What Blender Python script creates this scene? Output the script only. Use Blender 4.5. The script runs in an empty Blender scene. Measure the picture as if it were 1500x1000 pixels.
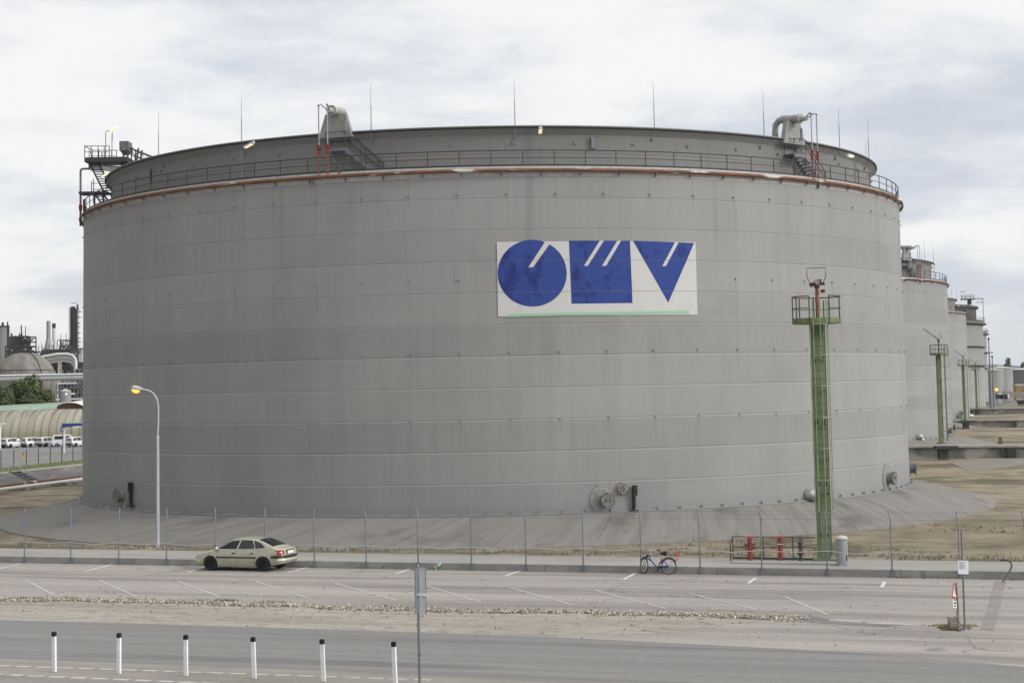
import bpy, math, random
from mathutils import Vector, Matrix, Euler
random.seed(7)
sin, cos, pi, rad = math.sin, math.cos, math.pi, math.radians
sc = bpy.context.scene
COL = sc.collection
ORG = {}

# ------------------------------------------------------------------ camera (solved from the tank's rings)
H = 7.8
F_, CX, CY, PT, RL = 2454.4, 776.7, 380.07, .0771770, -.0193313
cf = Vector((0, cos(PT), sin(PT)))
cu0 = Vector((0, -sin(PT), cos(PT)))
cr = Vector((1, 0, 0))*cos(RL) + cu0*sin(RL)
cu = -Vector((1, 0, 0))*sin(RL) + cu0*cos(RL)
EYE = Vector((0, 0, H))
def ray(x, y): return cf + cr*((x-CX)/F_) - cu*((y-CY)/F_)
def gp(x, y, z=0.0):                      # point of the plane at height z seen at a photo pixel
    d = ray(x, y); return EYE + d*((z-H)/d.z)
def dp(x, y, Y):                          # point at world depth Y
    d = ray(x, y); return EYE + d*(Y/d.y)
cam = bpy.data.cameras.new('camera')
cam.sensor_width = 36; cam.lens = F_/1500*36
cam.shift_x = -(CX-750)/1500; cam.shift_y = (CY-500)/1500
cam.clip_start = .5; cam.clip_end = 40000
co = bpy.data.objects.new('camera', cam); COL.objects.link(co)
co.matrix_world = Matrix(((cr.x, cu.x, -cf.x, 0), (cr.y, cu.y, -cf.y, 0), (cr.z, cu.z, -cf.z, H), (0, 0, 0, 1)))
sc.camera = co

# site frame: s along the street, t across it (away from the camera)
U = Vector((.94929, -.3144, 0)); N = Vector((.3144, .94929, 0)); UA = math.atan2(U.y, U.x)
def S(s, t, z=0.0): return U*s + N*t + Vector((0, 0, z))
def st(p): return p.x*U.x+p.y*U.y, p.x*N.x+p.y*N.y

# ------------------------------------------------------------------ mesh builder
class MB:
    def __init__(self): self.v = []; self.f = []; self.m = []
    def add(self, vs, fs, mi=0):
        o = len(self.v); self.v += [tuple(p) for p in vs]
        for q in fs: self.f.append(tuple(i+o for i in q)); self.m.append(mi)
        return self
    def box(self, c, s, rz=0, mi=0, M=None):
        hx, hy, hz = s[0]/2, s[1]/2, s[2]/2
        vs = [Vector((x, y, z)) for z in (-hz, hz) for x, y in ((-hx, -hy), (hx, -hy), (hx, hy), (-hx, hy))]
        if M is None: M = Matrix.Rotation(rz, 3, 'Z')
        vs = [M @ p + Vector(c) for p in vs]
        return self.add(vs, [(3, 2, 1, 0), (4, 5, 6, 7), (0, 1, 5, 4), (1, 2, 6, 5), (2, 3, 7, 6), (3, 0, 4, 7)], mi)
    def beam(self, a, b, w, h, mi=0, up=(0, 0, 1)):
        a = Vector(a); b = Vector(b); d = b-a; L = d.length
        if L < 1e-6: return self
        d /= L; up = Vector(up)
        x = d.cross(up)
        if x.length < 1e-3: x = d.cross(Vector((0, 1, 0)))
        x.normalize(); y = x.cross(d)
        vs = []
        for p in (a, b):
            for i, j in ((-1, -1), (1, -1), (1, 1), (-1, 1)): vs.append(p + x*(i*w/2) + y*(j*h/2))
        return self.add(vs, [(0, 1, 2, 3), (7, 6, 5, 4), (0, 4, 5, 1), (1, 5, 6, 2), (2, 6, 7, 3), (3, 7, 4, 0)], mi)
    def tube(self, pts, r, seg=8, closed=False, mi=0, rads=None):
        pts = [Vector(p) for p in pts]; n = len(pts)
        tans = []
        for i in range(n):
            if closed: d = pts[(i+1) % n]-pts[i-1]
            else: d = pts[min(i+1, n-1)]-pts[max(i-1, 0)]
            tans.append(d.normalized())
        x = tans[0].cross(Vector((0, 0, 1)))
        if x.length < .05: x = tans[0].cross(Vector((0, 1, 0)))
        x.normalize(); vs = []
        for i in range(n):
            t = tans[i]; x = (x - t*x.dot(t)).normalized(); y = t.cross(x)
            q = rads[i] if rads else r
            for k in range(seg):
                a = 2*pi*k/seg; vs.append(pts[i] + x*(cos(a)*q) + y*(sin(a)*q))
        fs = []
        for i in range(n if closed else n-1):
            j = (i+1) % n
            for k in range(seg):
                k2 = (k+1) % seg; fs.append((i*seg+k, i*seg+k2, j*seg+k2, j*seg+k))
        if not closed:
            fs.append(tuple(range(seg))[::-1]); fs.append(tuple((n-1)*seg+k for k in range(seg)))
        return self.add(vs, fs, mi)
    def cyl(self, a, b, r0, r1=None, seg=12, mi=0):
        return self.tube([a, b], r0, seg, False, mi, [r0, r0 if r1 is None else r1])
    def lathe(self, prof, c=(0, 0, 0), seg=32, mi=0, a0=0, a1=2*pi, M=None):
        full = abs(a1-a0-2*pi) < 1e-6; n = seg if full else seg+1
        vs = []; c = Vector(c)
        for k in range(n):
            a = a0+(a1-a0)*k/seg
            for r, z in prof:
                p = Vector((r*sin(a), -r*cos(a), z))
                if M: p = M @ p
                vs.append(c+p)
        m = len(prof); fs = []
        for k in range(seg):
            k2 = (k+1) % n
            for i in range(m-1):
                fs.append((k*m+i, k2*m+i, k2*m+i+1, k*m+i+1))
        return self.add(vs, fs, mi)
    def prism(self, poly, off, mi=0):
        n = len(poly); poly = [Vector(p) for p in poly]; off = Vector(off)
        vs = poly+[p+off for p in poly]
        fs = [tuple(range(n))[::-1], tuple(range(n, 2*n))]
        for i in range(n):
            j = (i+1) % n; fs.append((i, j, n+j, n+i))
        return self.add(vs, fs, mi)
    def quad(self, a, b, c, d, mi=0): return self.add([a, b, c, d], [(0, 1, 2, 3)], mi)
    def build(self, name, mats, parent=None, origin=None, smooth=35, fix=True):
        if parent is not None: o0 = ORG[parent.name]
        else: o0 = Vector(origin) if origin is not None else Vector((0, 0, 0))
        me = bpy.data.meshes.new(name)
        me.from_pydata([tuple(Vector(p)-o0) for p in self.v], [], self.f)
        if not isinstance(mats, (list, tuple)): mats = [mats]
        for q in mats: me.materials.append(q)
        if len(mats) > 1: me.polygons.foreach_set('material_index', self.m)
        me.update()
        if fix:
            import bmesh
            bm = bmesh.new(); bm.from_mesh(me); bmesh.ops.recalc_face_normals(bm, faces=bm.faces); bm.to_mesh(me); bm.free()
        if smooth:
            me.polygons.foreach_set('use_smooth', [True]*len(me.polygons))
            me.set_sharp_from_angle(angle=rad(smooth))
        ob = bpy.data.objects.new(name, me); COL.objects.link(ob)
        if parent is not None: ob.parent = parent
        else: ob.location = o0
        ORG[ob.name] = o0
        return ob
def tag(o, label=None, cat=None, group=None, kind=None):
    if label: o['label'] = label
    if cat: o['category'] = cat
    if group: o['group'] = group
    if kind: o['kind'] = kind
    return o
def thing(name, label, cat, loc=(0, 0, 0), group=None):
    o = bpy.data.objects.new(name, None); COL.objects.link(o); o.location = loc
    o.empty_display_size = .3
    ORG[o.name] = Vector(loc); return tag(o, label, cat, group)
def copy_tree(o, parent=None, skip=()):
    c = o.copy(); COL.objects.link(c); c.parent = parent
    for ch in list(o.children):
        if ch.name.split('.')[0] not in skip: copy_tree(ch, c, skip)
    return c

# ------------------------------------------------------------------ materials
class NT:
    def __init__(s, name):
        s.m = bpy.data.materials.new(name); s.m.use_nodes = True; s.t = s.m.node_tree
        s.b = s.t.nodes['Principled BSDF']
    def n(s, typ, **kw):
        q = s.t.nodes.new('ShaderNode'+('NewGeometry' if typ == 'Geometry' else typ))
        for k, v in kw.items():
            if k.startswith('i_'):
                k = k[2:]; k = int(k) if k.isdigit() else k.replace('_', ' ')
                if isinstance(v, bpy.types.NodeSocket): s.t.links.new(v, q.inputs[k])
                else: q.inputs[k].default_value = v
            else: setattr(q, k, v)
        return q
    def l(s, a, b): s.t.links.new(a, b)
    def math(s, op, a, b=None, c=None, clamp=False):
        q = s.n('Math', operation=op); q.use_clamp = clamp
        for i, v in enumerate((a, b, c)):
            if v is None: continue
            if isinstance(v, bpy.types.NodeSocket): s.l(v, q.inputs[i])
            else: q.inputs[i].default_value = v
        return q.outputs[0]
    def noise(s, vec, scale=1, detail=4, rough=.55, sc3=None):
        if sc3:
            mp = s.n('Mapping'); mp.inputs['Scale'].default_value = sc3; s.l(vec, mp.inputs[0]); vec = mp.outputs[0]
        q = s.n('TexNoise'); s.l(vec, q.inputs['Vector']); q.inputs['Scale'].default_value = scale
        q.inputs['Detail'].default_value = detail; q.inputs['Roughness'].default_value = rough
        return q.outputs['Fac']
    def ramp(s, fac, a, b): # smooth map a..b -> 0..1
        q = s.n('MapRange', interpolation_type='SMOOTHSTEP'); s.l(fac, q.inputs[0])
        q.inputs[1].default_value = a; q.inputs[2].default_value = b; return q.outputs[0]
    def mix(s, fac, a, b, mode='MIX'):
        q = s.n('Mix', data_type='RGBA', blend_type=mode)
        for sock, v in ((q.inputs[0], fac), (q.inputs[6], a), (q.inputs[7], b)):
            if isinstance(v, bpy.types.NodeSocket): s.l(v, sock)
            else: sock.default_value = v if not isinstance(v, tuple) else (v[0], v[1], v[2], 1)
        return q.outputs[2]
    def obj(s): return s.n('TexCoord').outputs['Object']
    def bump(s, h, strength=.3, dist=.05):
        q = s.n('Bump'); q.inputs['Strength'].default_value = strength; q.inputs['Distance'].default_value = dist
        s.l(h, q.inputs['Height']); s.l(q.outputs[0], s.b.inputs['Normal'])
    def out(s, col, rough=.8, metal=0, spec=None):
        if isinstance(col, tuple): s.b.inputs['Base Color'].default_value = (*col, 1)
        else: s.l(col, s.b.inputs['Base Color'])
        if isinstance(rough, bpy.types.NodeSocket): s.l(rough, s.b.inputs['Roughness'])
        else: s.b.inputs['Roughness'].default_value = rough
        s.b.inputs['Metallic'].default_value = metal
        if spec is not None: s.b.inputs['Specular IOR Level'].default_value = spec
        return s.m
def nmat(name, c1, c2, sc3=(1, 1, 1), detail=4, rough=.75, c3=None, sc3b=(.3, .3, .3), lo=.35, hi=.65, lo3=.55, hi3=.7, metal=0, bump=0, spec=.3):
    t = NT(name); o = t.obj()
    f = t.noise(o, 1, detail, .6, sc3)
    col = t.mix(t.ramp(f, lo, hi), c1, c2)
    if c3: col = t.mix(t.ramp(t.noise(o, 1, 3, .5, sc3b), lo3, hi3), col, c3)
    if bump: t.bump(f, bump, .03)
    return t.out(col, rough, metal, spec)
def emat(name, c, e, strength):
    t = NT(name); t.b.inputs['Emission Color'].default_value = (*e, 1); t.b.inputs['Emission Strength'].default_value = strength
    return t.out(c, .4)

def shell_mat(name, base, dark, R, z0, ch, streak=1.0, lugrows=(), lugn=66, plate=8.4):
    t = NT(name); o = t.obj(); x = t.n('SeparateXYZ'); t.l(o, x.inputs[0])
    th = t.math('ARCTAN2', x.outputs[0], t.math('MULTIPLY', x.outputs[1], -1))
    arc = t.math('MULTIPLY', th, R); z = x.outputs[2]
    cv = t.math('DIVIDE', t.math('SUBTRACT', z, z0), ch); row = t.math('FLOOR', cv); fz = t.math('FRACT', cv)
    pv = t.math('ADD', t.math('DIVIDE', arc, plate), t.math('MULTIPLY', row, .37)); pi_ = t.math('FLOOR', pv); fp = t.math('FRACT', pv)
    cb = t.n('CombineXYZ'); t.l(arc, cb.inputs[0]); t.l(z, cb.inputs[2]); v = cb.outputs[0]
    s1 = t.noise(v, 1, 5, .6, (2.6, 1, .05)); s2 = t.noise(v, 1, 5, .65, (.35, 1, .06)); s3 = t.noise(v, 1, 4, .6, (.05, 1, .09)); s4 = t.noise(v, 1, 6, .7, (9, 1, .5))
    k = t.math('ADD', t.math('ADD', t.math('MULTIPLY', s1, .22*streak), t.math('MULTIPLY', s2, .35*streak)), t.math('ADD', t.math('MULTIPLY', s3, .45), t.math('MULTIPLY', s4, .14)))
    k = t.math('SUBTRACT', k, .57)
    cell = t.n('CombineXYZ'); t.l(row, cell.inputs[0]); t.l(pi_, cell.inputs[1])
    wn = t.n('TexWhiteNoise', noise_dimensions='3D'); t.l(cell.outputs[0], wn.inputs[0])
    wr = t.n('TexWhiteNoise', noise_dimensions='1D'); t.l(row, wr.inputs['W'])
    tone = t.math('ADD', t.math('MULTIPLY', t.math('SUBTRACT', wn.outputs[0], .5), .08), t.math('MULTIPLY', t.math('SUBTRACT', wr.outputs[0], .5), .15))
    k = t.math('ADD', k, tone)
    # drips below the lugs and below the ring pipe's brackets
    if lugrows:
        ft = t.math('ABSOLUTE', t.math('SUBTRACT', t.math('FRACT', t.math('MULTIPLY', th, lugn/(2*pi))), .5))
        line = t.math('SUBTRACT', 1, t.ramp(ft, .004, .03))
        tot = None
        for zr, ln in lugrows:
            d = t.math('SUBTRACT', zr, z)
            g = t.math('MULTIPLY', t.ramp(d, 0, .05), t.math('SUBTRACT', 1, t.ramp(d, 0, ln)))
            tot = g if tot is None else t.math('ADD', tot, g)
        k = t.math('SUBTRACT', k, t.math('MULTIPLY', t.math('MULTIPLY', line, tot), t.math('MULTIPLY', s2, .32)))
    dr = t.noise(v, 1, 5, .7, (.55, 1, .015)); top_ = t.ramp(z, 9, 21)
    k = t.math('SUBTRACT', k, t.math('MULTIPLY', t.math('MULTIPLY', t.ramp(dr, .54, .72), top_), .22))
    pt = t.noise(v, 1, 4, .6, (.16, 1, .22)); k = t.math('SUBTRACT', k, t.math('MULTIPLY', t.ramp(pt, .56, .62), .06))
    # weld seams: pale lip, dark line
    lip = t.math('MULTIPLY', t.math('GREATER_THAN', fz, .970), t.math('ADD', .14, t.math('MULTIPLY', t.ramp(z, 14, 6), .40)))
    sea = t.math('MULTIPLY', t.math('LESS_THAN', fz, .036), -.30)
    vj = t.math('MULTIPLY', t.math('LESS_THAN', fp, .008), t.math('MULTIPLY', s2, -.20))
    k = t.math('ADD', t.math('ADD', k, lip), t.math('ADD', sea, vj))
    # grime low down and just under the rim
    k = t.math('SUBTRACT', k, t.math('MULTIPLY', t.math('SUBTRACT', 1, t.ramp(z, 0, 1.1)), t.math('MULTIPLY', s2, .25)))
    k = t.math('ADD', t.math('MULTIPLY', k, 1.0), .6, None, True)
    col = t.mix(k, dark, base)
    ru = t.math('MULTIPLY', t.math('MULTIPLY', t.ramp(t.noise(v, 1, 6, .75, (1.6, 1, .12)), .66, .76), t.ramp(t.noise(v, 1, 2, .5, (.08, 1, .15)), .5, .62)), .45)
    col = t.mix(ru, col, (.12, .085, .06))
    t.bump(s3, .12, .3)
    return t.out(col, .62, 0, .35)

G = {}
def plain(n, c, r=.6, m=0, spec=.4, v=.18, sc3=(3, 3, 3)):
    G[n] = nmat(n, c, tuple(q*(1-v) for q in c), sc3, 4, r, metal=m, spec=spec); return G[n]
plain('steel dark', (.035, .038, .044), .6); plain('steel grey', (.16, .17, .19), .55); plain('steel light', (.42, .43, .45), .5)
plain('galvanised', (.17, .19, .215), .5, .2); plain('white pipe', (.62, .62, .60), .55, v=.12)
plain('red paint', (.25, .02, .016), .6, v=.4); plain('green dark', (.05, .085, .03), .6); plain('black', (.012, .012, .013), .6)
plain('rubber', (.014, .014, .015), .85); plain('white paint', (.78, .78, .77), .5, v=.08); plain('aluminium', (.55, .55, .54), .35, .7)
plain('blue sign', (.02, .06, .3), .5); plain('brass', (.5, .34, .2), .5, .3); plain('yellow', (.6, .42, .05), .5)
G['orange pipe'] = nmat('orange pipe', (.205, .085, .048), (.115, .06, .04), (1.2, 1.2, 3), 6, .75, c3=(.50, .46, .42), sc3b=(.4, .4, 2), lo3=.58, hi3=.66)
G['green'] = nmat('green', (.165, .215, .11), (.10, .138, .064), (1.5, 1.5, .8), 6, .7, c3=(.17, .14, .085), sc3b=(5, 5, .9), lo3=.56, hi3=.74)
G['green light'] = nmat('green light', (.27, .33, .21), (.18, .23, .13), (3, 3, 1), 5, .7)
G['concrete'] = nmat('concrete', (.29, .284, .27), (.21, .205, .192), (.9, .9, 2.5), 7, .9, c3=(.17, .165, .15), sc3b=(1.7, 1.7, .25), lo3=.62, hi3=.8)
G['concrete pale'] = nmat('concrete pale', (.47, .45, .42), (.36, .345, .32), (.8, .8, .8), 6, .9, c3=(.24, .225, .2), sc3b=(.25, .9, .5), lo3=.62, hi3=.85)
_t = NT('glass'); _tr = _t.n('BsdfTransparent'); _tr.inputs[0].default_value = (.42, .46, .45, 1); _gl = _t.n('BsdfGlossy'); _gl.inputs['Roughness'].default_value = .03
_fr = _t.n('Fresnel'); _fr.inputs[0].default_value = 1.75; _mx = _t.n('MixShader'); _t.l(_fr.outputs[0], _mx.inputs[0]); _t.l(_tr.outputs[0], _mx.inputs[1]); _t.l(_gl.outputs[0], _mx.inputs[2])
_t.l(_mx.outputs[0], _t.t.nodes['Material Output'].inputs['Surface']); G['glass'] = _t.m
G['car paint'] = NT('car paint'); G['car paint'].b.inputs['Coat Weight'].default_value = .6; G['car paint'].b.inputs['Coat Roughness'].default_value = .12
_t = G['car paint']; _f = _t.noise(_t.obj(), 1, 5, .6, (1.5, 1.5, 3)); G['car paint'] = _t.out(_t.mix(_t.ramp(_f, .35, .7), (.43, .42, .335), (.36, .35, .275)), .36, .25)
G['car white'] = NT('car white'); G['car white'].b.inputs['Coat Weight'].default_value = .5; G['car white'] = G['car white'].out((.62, .63, .64), .35)
G['tail lamp'] = NT('tail lamp').out((.33, .012, .012), .2, 0, .6); G['lamp clear'] = NT('lamp clear').out((.45, .46, .46), .15, 0, .6)
G['lamp orange'] = emat('lamp orange', (.8, .4, .05), (1, .36, .02), 2.2)
G['lamp warm'] = emat('lamp warm', (.7, .66, .5), (1, .86, .45), .75)

# ------------------------------------------------------------------ sky and sun
SUN = Vector((.90, -.34, .50)).normalized()
w = bpy.data.worlds.new('World'); sc.world = w; w.use_nodes = True
class WT(NT):
    def __init__(s, tree): s.t = tree
wt = WT(w.node_tree); bg = w.node_tree.nodes['Background']
sky = wt.n('TexSky', sky_type='NISHITA'); sky.sun_disc = False
sky.sun_elevation = math.asin(SUN.z); sky.sun_rotation = math.atan2(SUN.x, SUN.y)
gen = wt.n('TexCoord').outputs['Generated']; xyz = wt.n('SeparateXYZ'); wt.l(gen, xyz.inputs[0])
zc = wt.math('MAXIMUM', xyz.outputs[2], 0.0); zz = wt.math('ADD', zc, .17)
cb = wt.n('CombineXYZ'); wt.l(wt.math('DIVIDE', xyz.outputs[0], zz), cb.inputs[0]); wt.l(wt.math('DIVIDE', xyz.outputs[1], zz), cb.inputs[1])
off = wt.n('VectorMath', operation='ADD'); wt.l(cb.outputs[0], off.inputs[0]); off.inputs[1].default_value = (3.1, 7.4, 0); cv = off.outputs[0]
n1 = wt.noise(cv, 1, 8, .58, (1.0, 1.1, 1)); n2 = wt.noise(cv, 1, 8, .62, (3.2, 3.0, 1)); n3 = wt.noise(cv, 1, 3, .5, (.45, .5, 1))
k = wt.math('ADD', wt.math('ADD', wt.math('MULTIPLY', n1, .55), wt.math('MULTIPLY', n2, .2)), wt.math('MULTIPLY', n3, .25))
# thinner, brighter cloud to the upper right and at the horizon
k = wt.math('ADD', k, wt.math('MULTIPLY', xyz.outputs[2], .30))
kk = wt.ramp(k, .455, .605)
cl = wt.mix(kk, (.635, .68, .765), (.985, .985, .98))
hz = wt.math('SUBTRACT', 1, wt.ramp(xyz.outputs[2], -.01, .085))
lf = wt.math('SUBTRACT', 1, wt.ramp(xyz.outputs[0], -.36, .05))
cl = wt.mix(wt.math('MULTIPLY', hz, wt.math('ADD', .45, wt.math('MULTIPLY', lf, .5))), cl, (1.02, .985, .93))
cl = wt.mix(wt.math('MULTIPLY', wt.math('SUBTRACT', 1, wt.ramp(xyz.outputs[2], .0, .045)), wt.ramp(xyz.outputs[0], .1, .3)), cl, (.80, .84, .88))
# the overcast gets brighter towards the zenith and towards the veiled sun
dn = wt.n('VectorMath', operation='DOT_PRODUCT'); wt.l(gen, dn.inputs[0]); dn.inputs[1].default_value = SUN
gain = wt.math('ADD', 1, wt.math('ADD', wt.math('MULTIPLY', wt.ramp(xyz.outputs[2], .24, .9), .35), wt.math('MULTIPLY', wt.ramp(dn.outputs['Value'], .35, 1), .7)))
gain = wt.math('MULTIPLY', gain, wt.math('SUBTRACT', 1, wt.math('MULTIPLY', wt.ramp(wt.math('MULTIPLY', xyz.outputs[0], -1), .33, .8), .6)))  # added: unseen sky at far left dimmed to deepen shade on the tank's left
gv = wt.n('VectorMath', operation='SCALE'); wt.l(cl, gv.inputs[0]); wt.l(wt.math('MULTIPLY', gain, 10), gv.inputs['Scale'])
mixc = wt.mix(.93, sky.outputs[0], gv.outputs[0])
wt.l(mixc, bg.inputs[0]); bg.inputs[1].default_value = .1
sl = bpy.data.lights.new('sun', 'SUN'); sl.energy = 1.9; sl.angle = rad(14); sl.color = (1, .975, .935)
so = bpy.data.objects.new('sun', sl); COL.objects.link(so); so.rotation_euler = (-SUN).to_track_quat('-Z', 'Y').to_euler(); so.location = SUN*200
sc.view_settings.view_transform = 'Standard'; sc.view_settings.look = 'None'; sc.view_settings.exposure = 0; sc.view_settings.gamma = 1

# ------------------------------------------------------------------ ground
FIELD = -1.4
def bund_s(t): return -109.0-.135*(t-150.5)
def terr(s, t):
    if t <= 77: return 0.0
    a = min(1, max(0, (t-77)/3.6))                       # lot edge down to the tank field
    b = min(1, max(0, (s-bund_s(t))/3.4))                # left bund
    r = min(1, max(0, (900-t)/60))
    return FIELD*min(a, b)*(a if a < 1 and b < 1 else 1)*r
mb = MB()
ts = [-200, 0, 30, 44, 50, 56, 62, 69, 73, 77, 77.6, 78.8, 80.0, 80.6, 84, 90, 96, 104, 112, 120, 130, 140, 150, 160, 170, 180, 190, 200, 215, 230, 260, 300, 350, 420, 500, 600, 700, 840, 900, 1300, 2500, 4500, 7000]
sb = [-6000, -2500, -1200, -600, -350, -220, -170, -140]
def row(t):
    L = list(sb); b = bund_s(min(max(t, 77), 420))
    for k in (-8, -3, 0, .3, 1.7, 3.1, 3.4, 8): L.append(b+k)
    L += [b+14+(b and (230-b-14)*i/40.0) for i in range(41)]
    L += [300, 420, 700, 1500, 3000, 6000]
    return L
vs = []; fs = []
rnd = random.Random(3)
for t in ts:
    for s in row(t):
        z = terr(s, t)
        if 81 < t < 600 and z < -1.3 and s > bund_s(t)+4: z += rnd.uniform(-.06, .05)
        vs.append(S(s, t, z))
nr = len(row(100))
for i in range(len(ts)-1):
    for j in range(nr-1): fs.append((i*nr+j, i*nr+j+1, (i+1)*nr+j+1, (i+1)*nr+j))
t_ = NT('ground earth'); o = t_.n('Geometry').outputs['Position']
vr = t_.n('VectorRotate', rotation_type='Z_AXIS'); t_.l(o, vr.inputs[0]); vr.inputs['Angle'].default_value = -UA
so_ = vr.outputs[0]; sx = t_.n('SeparateXYZ'); t_.l(so_, sx.inputs[0])
a = t_.noise(so_, 1, 8, .68, (.30, .32, 1)); b = t_.noise(so_, 1, 8, .72, (1.5, 1.6, 1)); c = t_.noise(so_, 1, 7, .66, (.075, .085, 1)); d = t_.noise(so_, 1, 5, .7, (6, 6, 1))
col = t_.mix(t_.ramp(a, .36, .66), (.275, .232, .168), (.145, .122, .08))
col = t_.mix(t_.ramp(b, .5, .75), col, (.29, .245, .18))
col = t_.mix(t_.math('MULTIPLY', t_.ramp(c, .52, .60), .85), col, (.088, .078, .05))
col = t_.mix(t_.math('MULTIPLY', t_.ramp(t_.noise(so_, 1, 5, .6, (.03, .06, 1)), .5, .66), .5), col, (.33, .305, .265))
shoulder = t_.mix(t_.ramp(t_.noise(so_, 1, 7, .65, (.10, .9, 1)), .36, .66), (.352, .326, .284), (.262, .240, .206))
shoulder = t_.mix(t_.math('MULTIPLY', t_.ramp(b, .46, .7), .75), shoulder, (.185, .165, .135))
col = t_.mix(t_.math('LESS_THAN', sx.outputs[1], 68), col, shoulder)
far = t_.ramp(sx.outputs[1], 520, 700)
col = t_.mix(far, col, (.2, .19, .15))
col = t_.mix(t_.math('MULTIPLY', t_.ramp(d, .45, .75), .22), col, (.12, .1, .07))
t_.bump(b, .35, .08)
g_ground = t_.out(col, .95, 0, .1)
me = MB(); me.v = [tuple(p) for p in vs]; me.f = fs; me.m = [0]*len(fs)
tag(me.build('ground', g_ground, smooth=60, fix=False), 'dry earth and sparse brown grass around the tanks', kind='structure')

def site_mat(name, c1, c2, c3, streak=(.05, 1.3, 1), fine=1.0, amt3=.7, rough=.9, crack=False, lo3=.52, hi3=.66):
    t = NT(name); p = t.n('Geometry').outputs['Position']
    v = t.n('VectorRotate', rotation_type='Z_AXIS'); t.l(p, v.inputs[0]); v.inputs['Angle'].default_value = -UA; q = v.outputs[0]
    a = t.noise(q, 1, 7, .6, streak); b = t.noise(q, 1, 8, .72, (3.1, 4.3, 1)); c = t.noise(q, 1, 5, .6, (.035, .5, 1)); e = t.noise(q, 1, 4, .6, (.07, .09, 1))
    col = t.mix(t.ramp(a, .33, .67), c1, c2)
    col = t.mix(t.math('MULTIPLY', t.ramp(c, lo3, hi3), amt3), col, c3)
    col = t.mix(t.math('MULTIPLY', t.ramp(b, .42, .72), .28*fine), col, c3)
    col = t.mix(t.math('MULTIPLY', t.ramp(e, .45, .7), .35), col, c2)
    gr = t.noise(q, 1, 3, .7, (13, 13, 1)); col = t.mix(t.math('MULTIPLY', t.ramp(gr, .5, .75), .30*fine), col, tuple(x_*.75 for x_ in c3)); col = t.mix(t.math('MULTIPLY', t.ramp(gr, .5, .28), .22), col, tuple(min(1, x_*1.25) for x_ in c1))
    if crack:
        dq = t.n('VectorMath', operation='ADD'); t.l(q, dq.inputs[0]); nw = t.n('TexNoise'); t.l(q, nw.inputs['Vector']); nw.inputs['Scale'].default_value = .9; nw.inputs['Detail'].default_value = 4
        t.l(nw.outputs['Color'], dq.inputs[1]); vo = t.n('TexVoronoi', feature='DISTANCE_TO_EDGE'); t.l(dq.outputs[0], vo.inputs['Vector']); vo.inputs['Scale'].default_value = .17
        ck = t.math('MULTIPLY', t.math('SUBTRACT', 1, t.ramp(vo.outputs['Distance'], .002, .009)), t.ramp(e, .46, .56))
        col = t.mix(t.math('MULTIPLY', ck, .5), col, tuple(x_*.45 for x_ in c3))
        sp = t.noise(q, 1, 3, .5, (.5, .6, 1)); col = t.mix(t.math('MULTIPLY', t.ramp(sp, .66, .74), .5), col, tuple(x_*.7 for x_ in c3))
    t.bump(b, .15, .02)
    return t.out(col, rough, 0, .2)
G['lot'] = site_mat('lot surface', (.35, .32, .295), (.285, .262, .24), (.18, .167, .156), (.05, .9, 1), 1.3, .8, lo3=.47, hi3=.63, crack=True)
G['road'] = site_mat('road asphalt', (.232, .225, .216), (.176, .171, .165), (.125, .122, .119), (.025, .8, 1), 1.4, .8)
G['path'] = site_mat('path concrete', (.345, .33, .31), (.285, .27, .25), (.21, .195, .18), (.3, .6, 1))
def strip(name, pts, mat, label, z=.004, dz=None):
    m = MB(); m.add([Vector((p.x, p.y, z)) for p in pts], [tuple(range(len(pts)))])
    return tag(m.build(name, mat, smooth=0), label, kind='structure')
def sheet(name, s0, s1, t0, t1, z, mat, label, n=1):
    m = MB()
    for i in range(n):
        a = s0+(s1-s0)*i/n; b = s0+(s1-s0)*(i+1)/n
        m.quad(S(a, t0, z), S(b, t0, z), S(b, t1, z), S(a, t1, z))
    return tag(m.build(name, mat, smooth=0), label, kind='structure')
# the lot: its near edge is broken by gravel; at the right it merges with the apron beside the road
rl = random.Random(5); pts = [S(-160, 69.0)]
s = -160
edge = []
while s < -11: edge.append((s, 57.0+rl.uniform(-.35, .35))); s += 1.3
edge += [(-10, 56.2), (-11.2, 55.9), (-12.6, 55.2), (-11.8, 54.6), (-13.4, 53.9), (-14.1, 53.1), (-13.2, 52.5), (-15.5, 51.9), (-16.4, 51.2), (-15.8, 50.4), (-10, 48), (5, 44), (60, 10)]
pts = [S(a, b) for a, b in edge] + [S(60, 69.0), S(-160, 69.0)]
strip('parking_lot', pts, G['lot'], 'pinkish grey worn parking lot surface in front of the fence', .008)
# road with the bend at the right
redge = [(-160, 51.6), (-60, 51.35)]+[st(gp(*q)) for q in ((0, 908), (200, 913), (400, 919), (600, 925.5), (800, 932.5), (1033, 944), (1267, 957), (1400, 967), (1500, 977), (1620, 993), (1750, 1015))]+[(30, 30), (60, 10)]
strip('road', [S(a, b) for a, b in redge]+[S(60, -40), S(-160, -40)], G['road'], 'grey asphalt road in the foreground', .012)
sheet('concrete_path', -160, 60, 69.36, 75.6, .01, G['path'], 'pale concrete path behind the low kerb wall')

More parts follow.
